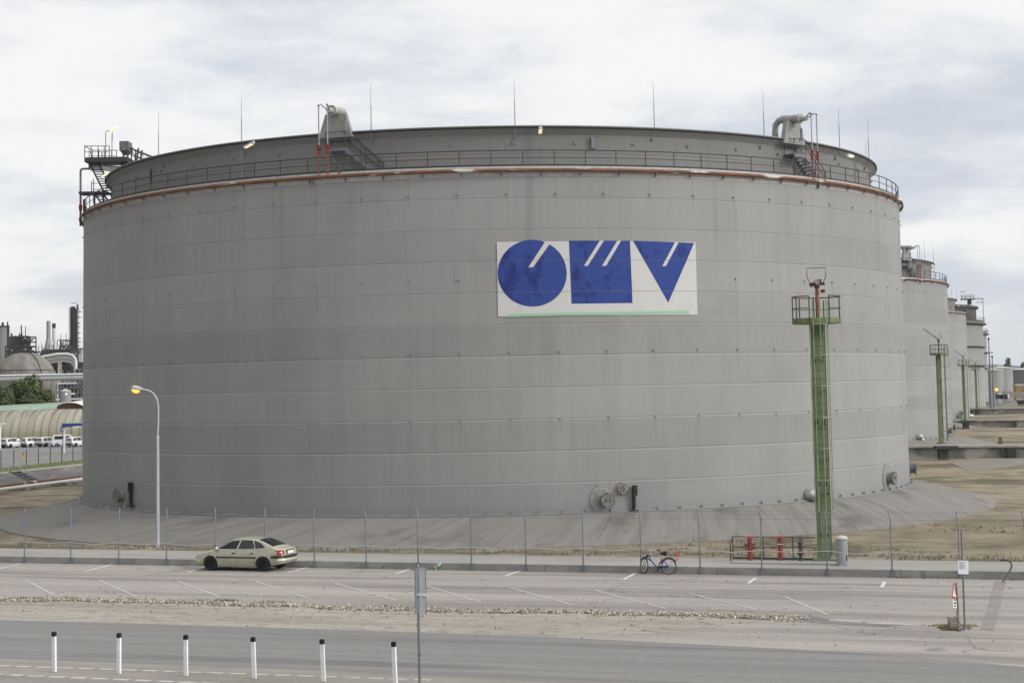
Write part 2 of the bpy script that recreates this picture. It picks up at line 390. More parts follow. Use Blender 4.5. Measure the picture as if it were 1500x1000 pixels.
# bottom edge: two rows of pale setts with worn ground between
t_ = NT('setts'); p = t_.n('Geometry').outputs['Position']; v = t_.n('VectorRotate', rotation_type='Z_AXIS'); t_.l(p, v.inputs[0]); v.inputs['Angle'].default_value = -UA
sx = t_.n('SeparateXYZ'); t_.l(v.outputs[0], sx.inputs[0]); fr = t_.math('FRACT', t_.math('MULTIPLY', sx.outputs[0], 1.45))
nz = t_.noise(v.outputs[0], 1, 4, .6, (2.5, 2, 1))
k = t_.math('MULTIPLY', t_.math('GREATER_THAN', fr, .3), t_.ramp(nz, .3, .5))
g_setts = t_.out(t_.mix(k, (.25, .23, .20), (.43, .41, .37)), .9)
tv = 41.8
sheet('verge', -60, 30, 40.2, 43.6, .018, site_mat('verge', (.285, .268, .242), (.225, .208, .185), (.165, .15, .132), (.3, .9, 1)), 'worn dirt strip between the rows of pale setts')
strip('sett_row', [gp(0, 974.5), gp(640, 996), gp(640, 997.6), gp(0, 976.3)], g_setts, 'row of pale setts along the road edge', .024)
strip('sett_row', [gp(0, 987.2), gp(520, 1009), gp(520, 1011), gp(0, 989.6)], g_setts, 'second row of pale setts below the bollards', .024)
strip('near_pavement', [gp(-200, 982), gp(0, 989.8), gp(520, 1011.2), gp(900, 1027), gp(900, 1120), gp(-200, 1120)], site_mat('near pavement', (.27, .26, .25), (.22, .21, .2), (.17, .16, .15)), 'grey pavement at the bottom edge', .021)

# painted markings, worn
t_ = NT('road paint'); p = t_.n('Geometry').outputs['Position']
nz = t_.noise(p, 1, 6, .7, (2.2, 2.2, 1)); k = t_.ramp(nz, .28, .5)
g_paint = t_.out(t_.mix(k, (.34, .31, .29), (.56, .55, .52)), .8)
t_ = NT('faded paint'); p = t_.n('Geometry').outputs['Position']; nz = t_.noise(p, 1, 6, .7, (1.5, 1.5, 1))
g_faded = t_.out(t_.mix(t_.ramp(nz, .3, .6), (.33, .30, .28), (.44, .42, .395)), .8)
def seg(m, a, b, w, z=.016):
    a = gp(*a); b = gp(*b); d = (b-a); d.z = 0; d.normalize(); x = Vector((-d.y, d.x, 0))*w/2; zz = Vector((0, 0, z))
    m.quad(a-x+zz, a+x+zz, b+x+zz, b-x+zz)
m = MB()
for a, b in [((124, 837), (166, 826)), ((-10, 835), (30, 826)), ((421, 838.8), (455.5, 829.5)), ((579, 840.5), (605, 832)), ((739, 843.8), (765, 835)), ((913, 849), (931, 839.3)), ((1095, 855), (1107, 846.3)), ((1291, 861), (1296, 851.8)), ((275, 838), (300, 830))]:
    seg(m, a, b, .14)
tag(m.build('bay_lines', g_paint, smooth=0), 'short white parking bay lines beside the fence', kind='structure')
m = MB()
for a, b in [((0, 836), (300, 836.3)), ((300, 836.3), (600, 841)), ((600, 841), (950, 850)), ((950, 850), (1240, 859)), ((1240, 859), (1500, 868)), ((37, 849), (80, 872)), ((145, 849.5), (201, 874)), ((260, 851), (325, 875)), ((375, 851.5), (455, 877)), ((490, 854), (580, 879)), ((625, 858), (705, 882)), ((745, 860), (840, 886)), ((870, 864), (975, 891)), ((1010, 869), (1110, 893)), ((1150, 874), (1212, 900)), ((620, 856.5), (1140, 871))]:
    seg(m, a, b, .11)
for a, b in [((1146, 902), (1186, 905)), ((1215, 908), (1262, 911)), ((1270, 912), (1340, 915))]: seg(m, a, b, .2)
tag(m.build('faded_lines', g_faded, smooth=0), 'long faded parking lines across the lot', kind='structure')
# trench patch in front of the hose
strip('trench_patch', [gp(1457, 852), gp(1474, 853), gp(1471, 862), gp(1462, 900), gp(1456, 924), gp(1436, 921), gp(1448, 886), gp(1453, 866)], site_mat('patch', (.265, .242, .225), (.215, .198, .184), (.15, .14, .13)), 'darker asphalt trench patch across the lot', .014)
strip('dark_patch', [gp(1148, 902.5), gp(1186, 902), gp(1228, 908), gp(1330, 914.5), gp(1300, 918), gp(1205, 913), gp(1160, 909)], site_mat('patch dark', (.20, .19, .18), (.15, .14, .135), (.11, .1, .1)), 'dark tar patch near the gravel end', .0135)

# stones
def stones(n, fn, lo, hi, name, mat, label):
    m = MB(); r = random.Random(11)
    for i in range(n):
        p, q = fn(r); a = r.uniform(lo, hi)*q
        R3 = Euler((r.uniform(0, 6), r.uniform(0, 6), r.uniform(0, 6))).to_matrix()
        vs = [Vector((sx*a*r.uniform(.7, 1.3), 0, 0)) for sx in (1, -1)]+[Vector((0, sx*a*r.uniform(.6, 1.1), 0)) for sx in (1, -1)]+[Vector((0, 0, sx*a*r.uniform(.5, .9))) for sx in (1, -1)]
        vs = [R3 @ v_ + p + Vector((0, 0, a*.35)) for v_ in vs]
        m.add(vs, [(0, 2, 4), (2, 1, 4), (1, 3, 4), (3, 0, 4), (2, 0, 5), (1, 2, 5), (3, 1, 5), (0, 3, 5)])
    o = m.build(name, mat, smooth=0, fix=False); return tag(o, label, 'gravel', kind='stuff')
t_ = NT('stone'); rpi = t_.n('Geometry').outputs['Random Per Island']
cr_ = t_.n('ValToRGB'); t_.l(rpi, cr_.inputs[0]); e = cr_.color_ramp.elements
e[0].color = (.16, .135, .11, 1); e[1].color = (.56, .51, .43, 1); e.new(.4).color = (.24, .21, .17, 1); e.new(.7).color = (.38, .345, .29, 1)
g_stone = t_.out(cr_.outputs[0], .9)
def edge_t(s):
    for i in range(len(edge)-1):
        if edge[i][0] <= s <= edge[i+1][0]:
            f = (s-edge[i][0])/(edge[i+1][0]-edge[i][0]); return edge[i][1]*(1-f)+edge[i+1][1]*f
    return 57
def fs_(r):
    s = r.uniform(-46, -9.5); d = .5+.3*sin(s*.7+sin(s*2.3)*1.3)+.3*sin(s*1.9+1)
    if r.random() > d+.35: s += r.uniform(-3, 3)
    s = min(s, -9.3)
    tt = 56.5+.3*sin(s*.33)+.12*sin(s*1.3)+r.gauss(0, .20)*(.7+.6*d)-max(0, s+15)*.03+(r.gauss(0, .7) if r.random() < .09 else 0)
    return S(s, tt, .012), (.75 if abs(tt-56.5) > .6 else 1)*(1.25 if r.random() < .06 else 1)
stones(5200, fs_, .022, .075, 'gravel', g_stone, 'strip of pale loose stones along the near edge of the lot')
def fs2(r):
    s = r.uniform(-46, 15); tt = r.choice((55.4, 57.6, 58.3, 54.6, 53, 61, 66, 52))+r.gauss(0, 1.1)
    return S(s, tt, .01), r.choice((.35, .45, .6, .8))
stones(1700, fs2, .02, .06, 'scattered_stones', g_stone, 'stray pebbles scattered beside the gravel strip')
def fs3(r): return S(r.uniform(-8, 16), 68.85+r.gauss(0, .08), .01), .8
stones(160, fs3, .02, .07, 'leaf_litter', nmat('litter', (.16, .1, .05), (.08, .05, .03)), 'brown debris lying along the foot of the kerb wall')
def grass(name, spots, label, hgt, colA, colB, seed=2):
    m = MB(); r = random.Random(seed)
    for (p, rx, n) in spots:
        for i in range(n):
            q = p+U*r.gauss(0, rx)+N*r.gauss(0, rx*.3); a = r.uniform(0, 2*pi); h = hgt*r.uniform(.4, 1.1); ww = (.012+.01*r.random())*(1.8 if hgt > .2 else 1)
            d = Vector((cos(a), sin(a), 0)); l = Vector((r.uniform(-.5, .5), r.uniform(-.5, .5), 1)).normalized()*h
            m.add([q-d*ww, q+d*ww, q+l], [(0, 1, 2)])
    return tag(m.build(name, nmat(name+' blades', colA, colB, (4, 4, 4)), smooth=0, fix=False), label, 'grass', kind='stuff')
grass('grass', [(gp(54, 878), .5, 260), (gp(330, 880), .35, 120), (gp(293, 880), .2, 60), (gp(30, 878), .3, 80), (gp(200, 880), .6, 90), (gp(400, 882), .5, 60)], 'small green weeds growing in the gravel strip', .13, (.07, .11, .03), (.12, .14, .05))
grass('dry_grass', [(gp(1385, 917), .35, 160), (gp(1140, 904), .3, 120), (gp(102, 876), .2, 70), (gp(1412, 917), .3, 120)], 'dry straw tufts lying on the lot', .12, (.34, .25, .11), (.22, .17, .08), 4)

tr = random.Random(31); sp_ = []
for i in range(4200):
    t = 81+abs(tr.gauss(0, 1))*20; q = tr.uniform(-40, 75); P = S(q, t, FIELD+.02)
    dx = math.hypot(P.x+2.94, P.y-136.76)
    if dx < 39.4 or t > 150: continue
    if sin(q*.21)+sin(t*.37+q*.1) < -.3: continue
    sp_.append((P, tr.uniform(.1, .5), tr.randint(5, 11)))
for i in range(500):
    t = tr.uniform(76, 77.3); q = tr.uniform(-60, 50); sp_.append((S(q, t, 0), .2, 6))
grass('dry_grass', sp_, 'dry brown grass tufts over the ground between path and tank', .24, (.31, .26, .17), (.15, .13, .08), 6)
# ------------------------------------------------------------------ low wall and fence
TK = 69.1
m = MB(); sa = -60.0
while sa < 60:
    L = 7.5
    m.box(S(sa+L/2, TK+.13, .14), (L-.02, .26, .30), UA); sa += L
tag(m.build('low_wall', G['concrete'], origin=S(0, TK, 0), smooth=0), 'long low concrete kerb wall running under the wire fence', 'low wall')
fl = thing('wire_fence', 'tall wire mesh fence on grey metal posts standing along the low concrete wall', 'fence', S(0, TK, 0))
pxs = [36, 104, 174, 244, 316, 388, 461, 537, 613, 691, 771, 855, 939, 1026, 1116, 1212, 1307, 1406]
ss = []
for i, px in enumerate(pxs):
    d = ray(px, 836); tt = (TK-.03)/(d.x*N.x+d.y*N.y); q = EYE+d*tt; ss.append(st(q)[0])
step = (ss[-2]-ss[0])/(len(ss)-2)
full = [ss[0]-step*k for k in range(9, 0, -1)]+ss+[ss[-1]+step*k for k in range(1, 5)]
pr_ = random.Random(9)
for s in full:
    m = MB(); lx = pr_.uniform(-.03, .03); ln = pr_.uniform(.0, .05)
    a = S(s, TK-.05, .02); b = S(s+lx, TK-.03, 2.32); c = S(s+lx-.10+pr_.uniform(-.03, .03), TK+.14+ln, 2.62)
    m.tube([a, b, c], .032, 8)
    m.box(S(s, TK-.035, .17), (.13, .05, .3), UA); m.box(S(s, TK-.05, .03), (.17, .1, .03), UA)
    for k in range(3): m.box(S(s+lx, TK-.055, .7+k*.65), (.05, .05, .03), UA)
    m.build('fence_post', G['galvanised'], fl)
t_ = NT('chain link'); o = t_.obj(); mp = t_.n('Mapping'); mp.inputs['Rotation'].default_value = (0, 0, -UA); t_.l(o, mp.inputs[0]); x = t_.n('SeparateXYZ'); t_.l(mp.outputs[0], x.inputs[0])
l1 = t_.math('LESS_THAN', t_.math('FRACT', t_.math('MULTIPLY', t_.math('ADD', x.outputs[0], x.outputs[2]), 14)), .05)
l2 = t_.math('LESS_THAN', t_.math('FRACT', t_.math('MULTIPLY', t_.math('SUBTRACT', x.outputs[0], x.outputs[2]), 14)), .05)
t_.l(t_.math('MAXIMUM', l1, l2), t_.b.inputs['Alpha']); g_mesh = t_.out((.26, .27, .28), .6, .1)
m = MB(); m.quad(S(full[0], TK-.015, .30), S(full[-1], TK-.015, .30), S(full[-1], TK-.015, 2.30), S(full[0], TK-.015, 2.30))
m.build('mesh_panel', g_mesh, fl, smooth=0)
for z, off, r_ in ((2.40, .03, .006), (2.5, .09, .006), (2.6, .13, .006), (2.30, 0, .007)):
    m = MB()
    for i in range(len(full)-1):
        a = S(full[i], TK-.03+off, z); b = S(full[i+1], TK-.03+off, z); c = (a+b)/2-Vector((0, 0, .01)); m.tube([a, c, b], r_, 4)
    m.build('strand_wire', G['galvanised'], fl)
m = MB(); pp = []
for i in range(len(full)-5):
    a = full[i]; pp += [S(a, TK-.085, 1.02), S(a+step*.5, TK-.085, .93+pr_.uniform(-.02, .03))]
pp.append(S(full[-5]+.9, TK-.085, 1.02)); m.tube(pp, .017, 5); m.build('cable', G['steel light'], fl)

# ------------------------------------------------------------------ the big tank
R = 32.5; ZB = .11; CH = 1.97
TC = Vector((-2.94206, 136.75761, 0))
def tcyl(x, y, r=R):                      # pixel -> (angle, height) on a cylinder round the near tank
    d = ray(x, y); a = d.x*d.x+d.y*d.y; b = -(d.x*TC.x+d.y*TC.y); c = TC.x**2+TC.y**2-r*r
    q = max(0, b*b-a*c); P = EYE+d*((-b-math.sqrt(q))/a)
    return math.atan2(P.x-TC.x, -(P.y-TC.y)), P.z-ZB
def TP(th, r, z): return Vector((r*sin(th), -r*cos(th), z))
ZP = 21.45-ZB; RI = 30.4; RG = 30.92; ZI = 24.57-ZB; ZD = ZP+.12
lug_z = [tcyl(627, y)[1] for y in (286.5, 411, 518, 616.5)]
g_shell = shell_mat('tank shell paint', (.338, .336, .329), (.135, .135, .134), R, 1.886, CH, 1.0, [(lug_z[0], 1.2), (lug_z[1], 4), (lug_z[2], 2), (lug_z[3], 1.2), (ZP, 3.0)])
g_inner = shell_mat('inner shell paint', (.25, .247, .237), (.125, .122, .116), RI, 1.886, 2.6, .8, [(ZI-.9, 1.5)])
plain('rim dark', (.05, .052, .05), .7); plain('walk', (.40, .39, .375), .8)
LBL1 = 'huge near grey storage tank carrying the blue and white letter panel'
tank = thing('storage_tank', LBL1, 'storage tank', (0, 0, 0), 'storage tanks in the row')
NSEG = 160
m = MB()
prof = [(R+.32, -.12), (R+.32, .02), (R+.06, .06), (R+.055, 1.886)]
for k in range(1, 11):
    z = 1.886+CH*k
    if z > ZP: break
    rr = R+.045-.0045*k
    prof += [(rr, prof[-1][1]+.004), (rr, z)]
prof += [(R, prof[-1][1]+.004), (R, ZP+.0)]
m.lathe(prof, seg=NSEG)
LUG = 66; PT0, PT1 = tcyl(728, 400)[0]-.01, tcyl(1020, 400)[0]+.01
for zi in lug_z:
    for i in range(LUG):
        th = 2*pi*(i+.5)/LUG; 
        if zi == lug_z[1] and PT0 < (th if th < pi else th-2*pi) < PT1: continue
        m.box(TP(th, R+.05, zi), (.085, .10, .085), th)
for i in range(132):
    th = 2*pi*i/132; m.box(TP(th, R+.2, .1), (.14, .12, .2), th)
shell = m.build('outer_shell', g_shell, tank)
m = MB(); m.lathe([(RI, 12), (RI, ZI-.55), (RI+.02, ZI-.5), (RG-.03, ZI-.10)], seg=NSEG)
for i in range(48):
    th = 2*pi*(i+.5)/48; m.box(TP(th, RI+.06, ZI-1.05), (.14, .12, .12), th)
m.lathe([(RI-.05, ZI-2), (RI*.5, ZI-1.6), (0.01, ZI-1.5)], seg=NSEG)
inner = m.build('inner_shell', g_inner, tank)
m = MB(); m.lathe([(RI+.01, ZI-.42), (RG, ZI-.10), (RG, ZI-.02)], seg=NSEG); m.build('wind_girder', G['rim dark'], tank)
m = MB(); m.lathe([(RG+.004, ZI-.04), (RG+.004, ZI+.02), (RI-.1, ZI+.03), (RI-.1, ZI-1)], seg=NSEG); m.build('top_angle', plain('rim pale', (.24, .27, .25), .6), tank)
m = MB(); m.lathe([(R+.02, ZP-.35), (R+.06, ZP+.05), (R+.0, ZD+.18), (R-.08, ZD+.18), (R-.1, ZD), (RI, ZD)], seg=NSEG); m.build('walkway', G['walk'], tank)
# railing
m = MB(); NP = 102
rz0 = ZD+.17; rz1 = rz0+1.02
for z, r_ in ((rz1, .035), (rz0+.55, .022)):
    m.tube([TP(2*pi*i/204, R-.04, z) for i in range(204)], r_, 6, True)
m.lathe([(R-.03, rz0+.02), (R-.03, rz0+.13), (R-.045, rz0+.13)], seg=NSEG)
for i in range(NP):
    th = 2*pi*(i+.3)/NP; m.beam(TP(th, R-.04, rz0-.05), TP(th, R-.04, rz1), .05, .05)
m.build('railing', G['steel dark'], tank)
# ring main
m = MB(); m.tube([TP(2*pi*i/NSEG, R+.24, ZP+.02) for i in range(NSEG)], .115, 10, True)
for i in range(82):
    th = 2*pi*(i+.5)/82; m.beam(TP(th, R, ZP-.16), TP(th, R+.30, ZP-.13), .09, .06, 1); m.beam(TP(th, R, ZP-.34), TP(th, R+.24, ZP-.16), .05, .03, 1)
ring = m.build('ring_pipe', [G['orange pipe'], G['steel grey']], tank)
# lightning rods
rods = [((230.5, 224), 168), ((352.5, 203), 142), ((543, 190), 123), ((754.5, 183), 114), ((959.5, 187), 119), ((1121, 200), 135), ((1232, 219), 160), ((1275, 237), 185)]
for (px, py), top in rods:
    th = tcyl(px, py, RG)[0]; h = 3.0
    m = MB(); b = TP(th, RG-.1, ZI-.5)
    m.cyl(b, b+Vector((0, 0, 2.1)), .03, .025, 6); m.cyl(b+Vector((0, 0, 2.1)), b+Vector((0, 0, h+.5)), .016, .01, 5); m.box(TP(th, RI+.06, ZI-.72), (.08, .1, .22), th)
    m.build('lightning_rod', G['steel grey'], tank)
for px, top in ((1226.5, 193), (1270, 211)):
    d = ray(px, 214); a = d.x*d.x+d.y*d.y; b = -(d.x*TC.x+d.y*TC.y); c = TC.x**2+TC.y**2-RG*RG; P = EYE+d*((-b+math.sqrt(max(0, b*b-a*c)))/a)
    th = math.atan2(P.x-TC.x, -(P.y-TC.y)); b = TP(th, RG-.1, ZI-.5); m = MB(); m.cyl(b, b+Vector((0, 0, 2.1)), .03, .025, 6); m.cyl(b+Vector((0, 0, 2.1)), b+Vector((0, 0, 3.5)), .016, .01, 5)
    m.build('lightning_rod', G['steel grey'], tank)
# walkway lamps
def lamp(th, h, dx, dz=.25, L=.9, r=R-.12, base=None):
    m = MB(); b = TP(th, r, ZD if base is None else base); t = b+Vector((0, 0, h)); et = Vector((cos(th), sin(th), 0))*dx
    m.cyl(b, t, .035, .03, 6); e1 = t+et.normalized()*.25+Vector((0, 0, .14)) if et.length else t+Vector((0, 0, .1)); m.cyl(t, e1, .025, .025, 6); m.box(b+Vector((0, 0, .15)), (.16, .16, .3), th)
    lp = m.build('lamp_post', G['steel grey'], tank)
    m = MB(); e2 = e1+(et.normalized()*L if et.length else Vector((sin(th), -cos(th), 0))*.5)+Vector((0, 0, dz)); m.beam(e1, e2, .22, .16); m.build('lamp_head', G['steel light'], lp)
    m = MB(); o = Vector((sin(th), -cos(th), 0))*.03+Vector((0, 0, -.085)); m.beam(e1*.85+e2*.15+o, e1*.1+e2*.9+o, .2, .06); m.build('lamp_lens', G['lamp warm'], lp)
lamp(tcyl(352, 262)[0], 2.15, 1, .28, .8); lamp(tcyl(792, 240)[0], 2.2, 0); lamp(tcyl(1255, 262)[0], 2.0, -1, .05, .9)
# foam stations
plain('pipe grey', (.30, .31, .32), .5); plain('riser', (.26, .085, .045), .7, v=.4)
def foam_station(th0):
    er = lambda a: TP(th0+a/31.0, 1, 0)
    def L(a, b, z): return TP(th0+a/31.0, b, z)
    et = Vector((cos(th0), sin(th0), 0))
    z0 = ZI-.1; zt = ZI+1.2
    m = MB()
    lo_, hi_ = 1.2, .72
    f = [L(-lo_, RG+.12, z0-.25), L(lo_, RG+.12, z0-.25), L(hi_, RG+.06, zt), L(-hi_, RG+.06, zt)]; off = -TP(th0, 1, 0)*.35
    m.prism(f, off)
    m.box(L(.75, RG+.14, z0+.5), (.14, .08, .8), th0)
    for a in (-.55, 0, .5): m.box(L(a, RG+.14, z0+.1), (.1, .06, .1), th0)
    hood = m.build('foam_hood', plain('hood grey', (.27, .27, .258), .65), tank)
    m = MB(); zc_ = zt+.24
    m.cyl(L(0, RG-1.0, zc_+.05), L(0, R-.95, zc_-.1), .29, .29, 16); m.cyl(L(0, R-1.02, zc_-.09), L(0, R-.92, zc_-.1), .34, .34, 16); m.cyl(L(0, R-.92, zc_-.1), L(0, R-.4, zc_-.15), .2, .15, 12)
    m.tube([L(0, RG-.9, zc_+.05), L(0, RG-1.3, zc_-.02), L(0, RG-1.55, zc_-.3), L(0, RG-1.6, zc_-.8), L(0, RG-1.6, zc_-1.3)], .22, 12)
    m.build('foam_chamber', plain('chamber', (.38, .38, .36), .55, v=.35), hood)
    for a in (-.35, .22):
        m = MB(); m.cyl(L(a, R+.22, ZP), L(a, R+.22, ZP+1.75), .045, .045, 8); rp = m.build('riser_pipe', G['riser'], tank)
        m = MB(); m.tube([L(a, R+.22, ZP+1.75), L(a, R+.22, zc_+.05), L(a*.8, R+.08, zc_+.16), L(a*.35, R-.45, zc_-.1)], .04, 8); m.build('upper_pipe', G['pipe grey'], rp)
        m = MB(); m.cyl(L(a, R+.22, ZP+1.55), L(a, R+.22, ZP+2.05), .08, .08, 8); m.cyl(L(a, R+.22, ZP+2.02), L(a, R+.22, ZP+2.08), .13, .13, 10); m.cyl(L(a-.14, R+.22, ZP+1.85), L(a+.16, R+.22, ZP+1.85), .07, .07, 8); m.cyl(L(a, R+.22, ZP+1.5), L(a, R+.22, ZP+1.56), .12, .12, 10); m.build('valve', G['red paint'], rp)
        m = MB(); m.cyl(L(a, R+.22, zc_+.02), L(a, R+.22, zc_+.1), .08, .08, 8); m.build('flange', G['steel grey'], rp)
    m = MB(); m.cyl(L(.95, R+.22, ZP), L(.95, R+.22, ZP+.35), .05, .05, 6); m.cyl(L(.85, R+.22, ZP+.3), L(1.05, R+.22, ZP+.32), .06, .06, 6); m.build('drain_stub', G['orange pipe'], tank)
    zl = ZD+1.95; a0, a1, a2 = -.55, .75, 3.0; b0, b1 = RI+.05, RI+.95
    m = MB(); mid = (b0+b1)/2
    m.box(L((a0+a1)/2, mid, zl-.03), (a1-a0, b1-b0, .05), th0)
    for b in (b0+.03, b1-.03): m.box(L((a0+a1)/2, b, zl-.12), (a1-a0, .05, .22), th0)
    m.beam(L(a0+.05, b1-.05, zl-.2), L(a0+1.0, b0, zl-1.6), .07, .07); m.beam(L(a1-.05, b1-.05, zl-.2), L(a1+.3, b0, zl-1.4), .05, .05)
    land = m.build('landing', G['steel grey'], tank)
    m = MB()
    for b in (b0+.05, b1-.05): m.beam(L(a1, b, zl-.1), L(a2, b, ZD+.05), .05, .24)
    for i in range(9):
        f = (i+.5)/9; m.box(L(a1+(a2-a1)*f, mid, zl-.05-(zl-ZD-.1)*f), (.26, b1-b0-.12, .035), th0)
    m.build('stair', G['steel grey'], land)
    m = MB()
    for b in (b1-.02, b0+.06):
        P_ = [L(a0, b, zl+1.02), L(a1, b, zl+1.02), L(a2-.1, b, ZD+1.1), L(a2+.12, b, ZD+.85), L(a2+.15, b, ZD)]
        if b == b1-.02: P_ = [L(a0, b0+.05, zl+1.02)]+P_
        m.tube(P_, .025, 6); m.tube([L(a0, b, zl+.5), L(a1, b, zl+.5), L(a2, b, ZD+.55)], .018, 5)
        for a, z in ((a0, zl), (a1, zl), ((a1+a2)/2, (zl+ZD)/2), (a2, ZD)): m.beam(L(a, b, z-.1), L(a, b, z+1.02), .04, .04)
    m.build('handrail', G['steel dark'], land)
foam_station(tcyl(492, 196, RG)[0]); foam_station(tcyl(1163, 208, RG)[0])
m = MB()
for th, z in ((tcyl(868, 206, RI)[0], ZI-1.05),): m.box(TP(th, RI+.12, z), (.3, .2, .7), th)
m.build('vent_box', G['steel grey'], tank)
th = tcyl(222, 248, RI)[0]; m = MB(); m.cyl(TP(th, RI+.06, ZI-.75), TP(th, RI+.06, ZI-1.5), .06, .06, 6); m.cyl(TP(th, RI+.06, ZI-1.5), TP(th, RI+.12, ZI-1.7), .06, .05, 6); m.build('vent_box', G['rim dark'], tank)

# manholes and nozzles on the lowest course
def manhole(px, py, oct_=True, arm=True):
    th, z = tcyl(px, py); er = TP(th, 1, 0); et = Vector((cos(th), sin(th), 0)); ez = Vector((0, 0, 1))
    def Q(a, b, r): return TP(th+a/R, R+r, z+b)
    m = MB()
    if oct_:
        P_ = [(-.55, 1.0), (.35, 1.0), (.85, .55), (1.0, -.1), (.55, -.85), (-.55, -.9), (-1.05, -.2), (-1.0, .35)]
        m.prism([Q(a, b, .06) for a, b in P_], er*.05)
        m.build('reinforcing_plate', plain('plate grey', (.255, .252, .243), .6, v=.15), tank, smooth=0); m = MB()
    M_ = Matrix((et, ez.cross(et)*-1, ez)).transposed()
    m.cyl(Q(0, 0, .05), Q(0, 0, .42), .37, .37, 28)
    mh = m.build('manhole', plain('manhole paint', (.25, .245, .23), .6, v=.3), tank)
    m = MB(); m.cyl(Q(0, 0, .42), Q(0, 0, .50), .47, .47, 32)
    m.cyl(Q(0, 0, .505), Q(0, 0, .58), .47, .44, 32)
    for k in range(24):
        a = 2*pi*k/24; m.cyl(Q(.44*cos(a), .44*sin(a), .40), Q(.44*cos(a), .44*sin(a), .63), .028, .028, 5)
    for a in (-.15, .2): m.box(Q(a*.7, .03, .61), (.03, .05, .2), th)
    m.build('cover', plain('cover rust', (.20, .188, .168), .7, v=.4, sc3=(4, 4, 4)), mh)
    if arm:
        m = MB(); m.tube([Q(-.52, -.05, .2), Q(-.52, .60, .25), Q(-.47, .68, .4), Q(-.02, .70, .55), Q(-.02, .47, .56)], .035, 6); m.build('davit', G['steel light'], mh)
manhole(887.3, 731.5); manhole(1299, 700, True, False); manhole(181, 725, True, False)
def nozzle(px, py, r, L, mat, rp):
    th, z = tcyl(px, py); Q = lambda a, b, q: TP(th+a/R, R+q, z+b)
    m = MB(); m.cyl(Q(0, 0, .05), Q(0, 0, .1), rp, rp, 24); m.cyl(Q(0, 0, .1), Q(0, 0, L), r, r, 16); m.cyl(Q(0, 0, L), Q(0, 0, L+.06), r*1.6, r*1.6, 16)
    for k in range(5): m.box(Q(.13*cos(k*1.26), .13*sin(k*1.26), L+.08), (.09, .09, .09), th)
    m.build('nozzle', mat, tank)
nozzle(910, 715, .2, .3, plain('nozzle', (.24, .22, .19), .6, v=.4, sc3=(6, 6, 6)), .42)
nozzle(1333, 686, .35, .5, G['steel grey'], .6)
th, z = tcyl(1183, 724); m = MB(); m.lathe([(.01, .75), (.2, .72), (.36, .55), (.42, .3), (.42, 0)], TP(th, R+.1, z), 20, M=Matrix.Rotation(th, 3, 'Z') @ Matrix.Rotation(pi/2, 3, 'X')); m.cyl(TP(th+.004, R+.6, z-.35), TP(th+.010, R+.75, z-.45), .16, .16, 10); m.build('inlet_dome', G['aluminium'], tank)
for px, y0, y1 in ((926, 714, 748), (196, 709, 741)):
    th, z = tcyl(px, y0); z1 = tcyl(px, y1)[1]; m = MB(); m.cyl(TP(th, R+.25, z1), TP(th, R+.25, z), .09, .09, 8); m.box(TP(th+.002, R+.3, z-.15), (.26, .26, .62), th); m.box(TP(th, R+.2, z1+.04), (.6, .3, .06), th); m.cyl(TP(th+.003, R+.2, z1), TP(th+.003, R+.2, z-.5), .05, .05, 6)
    m.build('gauge_pipe', G['black'], tank)
m = MB(); th, z = tcyl(460, 266); m.box(TP(th, R+.1, z), (.2, .25, .25), th); m.build('bracket', G['steel grey'], tank); m = MB(); th, z = tcyl(1197, 272); m.box(TP(th, R+.12, z), (.12, .2, .35), th); m.build('bracket', G['steel grey'], tank)

# access platform at the far left of the rim (world coordinates at its own depth)
Y0 = 130.0
def W(px, py, dy=0): return dp(px, py, Y0)+Vector((0, dy, 0))-TC-Vector((0, 0, ZB))
def wbox(m, x0, y0, x1, y1, d0, d1):
    a = W(x0, y0); b = W(x1, y1); lo = Vector((min(a.x, b.x), 0, min(a.z, b.z))); hi = Vector((max(a.x, b.x), 0, max(a.z, b.z))); yy = a.y
    m.box(((lo.x+hi.x)/2, yy+(d0+d1)/2, (lo.z+hi.z)/2), (hi.x-lo.x, d1-d0, hi.z-lo.z))
m = MB(); wbox(m, 128, 233, 190, 238.5, -.9, 1.4)
for px in (131, 178, 184): wbox(m, px-.8, 238, px+.8, 262 if px > 140 else 247, -.1, .1)
plat = m.build('access_platform', G['steel dark'], tank)
m = MB(); wbox(m, 118, 282, 159, 284.5, -.6, .8)
for px in (138.5, 152): wbox(m, px-.7, 284, px+.7, 304, -.1, .1)
m.build('lower_platform', G['steel dark'], plat)
m = MB()
for dy in (-.9, 1.4):
    m.beam(W(128, 216.5, dy), W(165, 216.5, dy), .05, .05)
    m.beam(W(128, 225, dy), W(165, 225, dy), .04, .04)
    for px in (128.5, 138, 148, 157, 164.5): m.beam(W(px, 234, dy), W(px, 216.5, dy), .05, .05)
m.beam(W(128.5, 216.5, -.9), W(128.5, 216.5, 1.4), .05, .05)
m.tube([W(132, 233, -.3), W(132, 220, -.3), W(137, 233, -.3)], .04, 6); m.tube([W(148, 233, .3), W(148, 222, .3), W(153, 222, .3), W(153, 233, .3)], .04, 6)
m.build('platform_rail', G['steel dark'], plat); m = MB(); m.beam(W(137, 267, -.6), W(137, 283, -.6), .05, .05); m.beam(W(140, 263, -.6), W(140, 300, -.6), .05, .05)
for y in (270, 279): m.beam(W(138, y, -.6), W(150, y, -.6), .04, .04)
m.build('platform_rail', G['steel dark'], plat)
m = MB()
for dx in (0, 13.5): m.beam(W(131+dx, 237, -.3), W(153+dx, 281, -.3), .05, .12)
for i in range(13):
    f = (i+.5)/13; p = W(131+22*f+6.7, 237+44*f, -.1); m.box(p, (.70, .30, .05))
for i in range(4): m.box(W(147+i*3.0, 288+i*4.2, -.1), (.66, .30, .05))
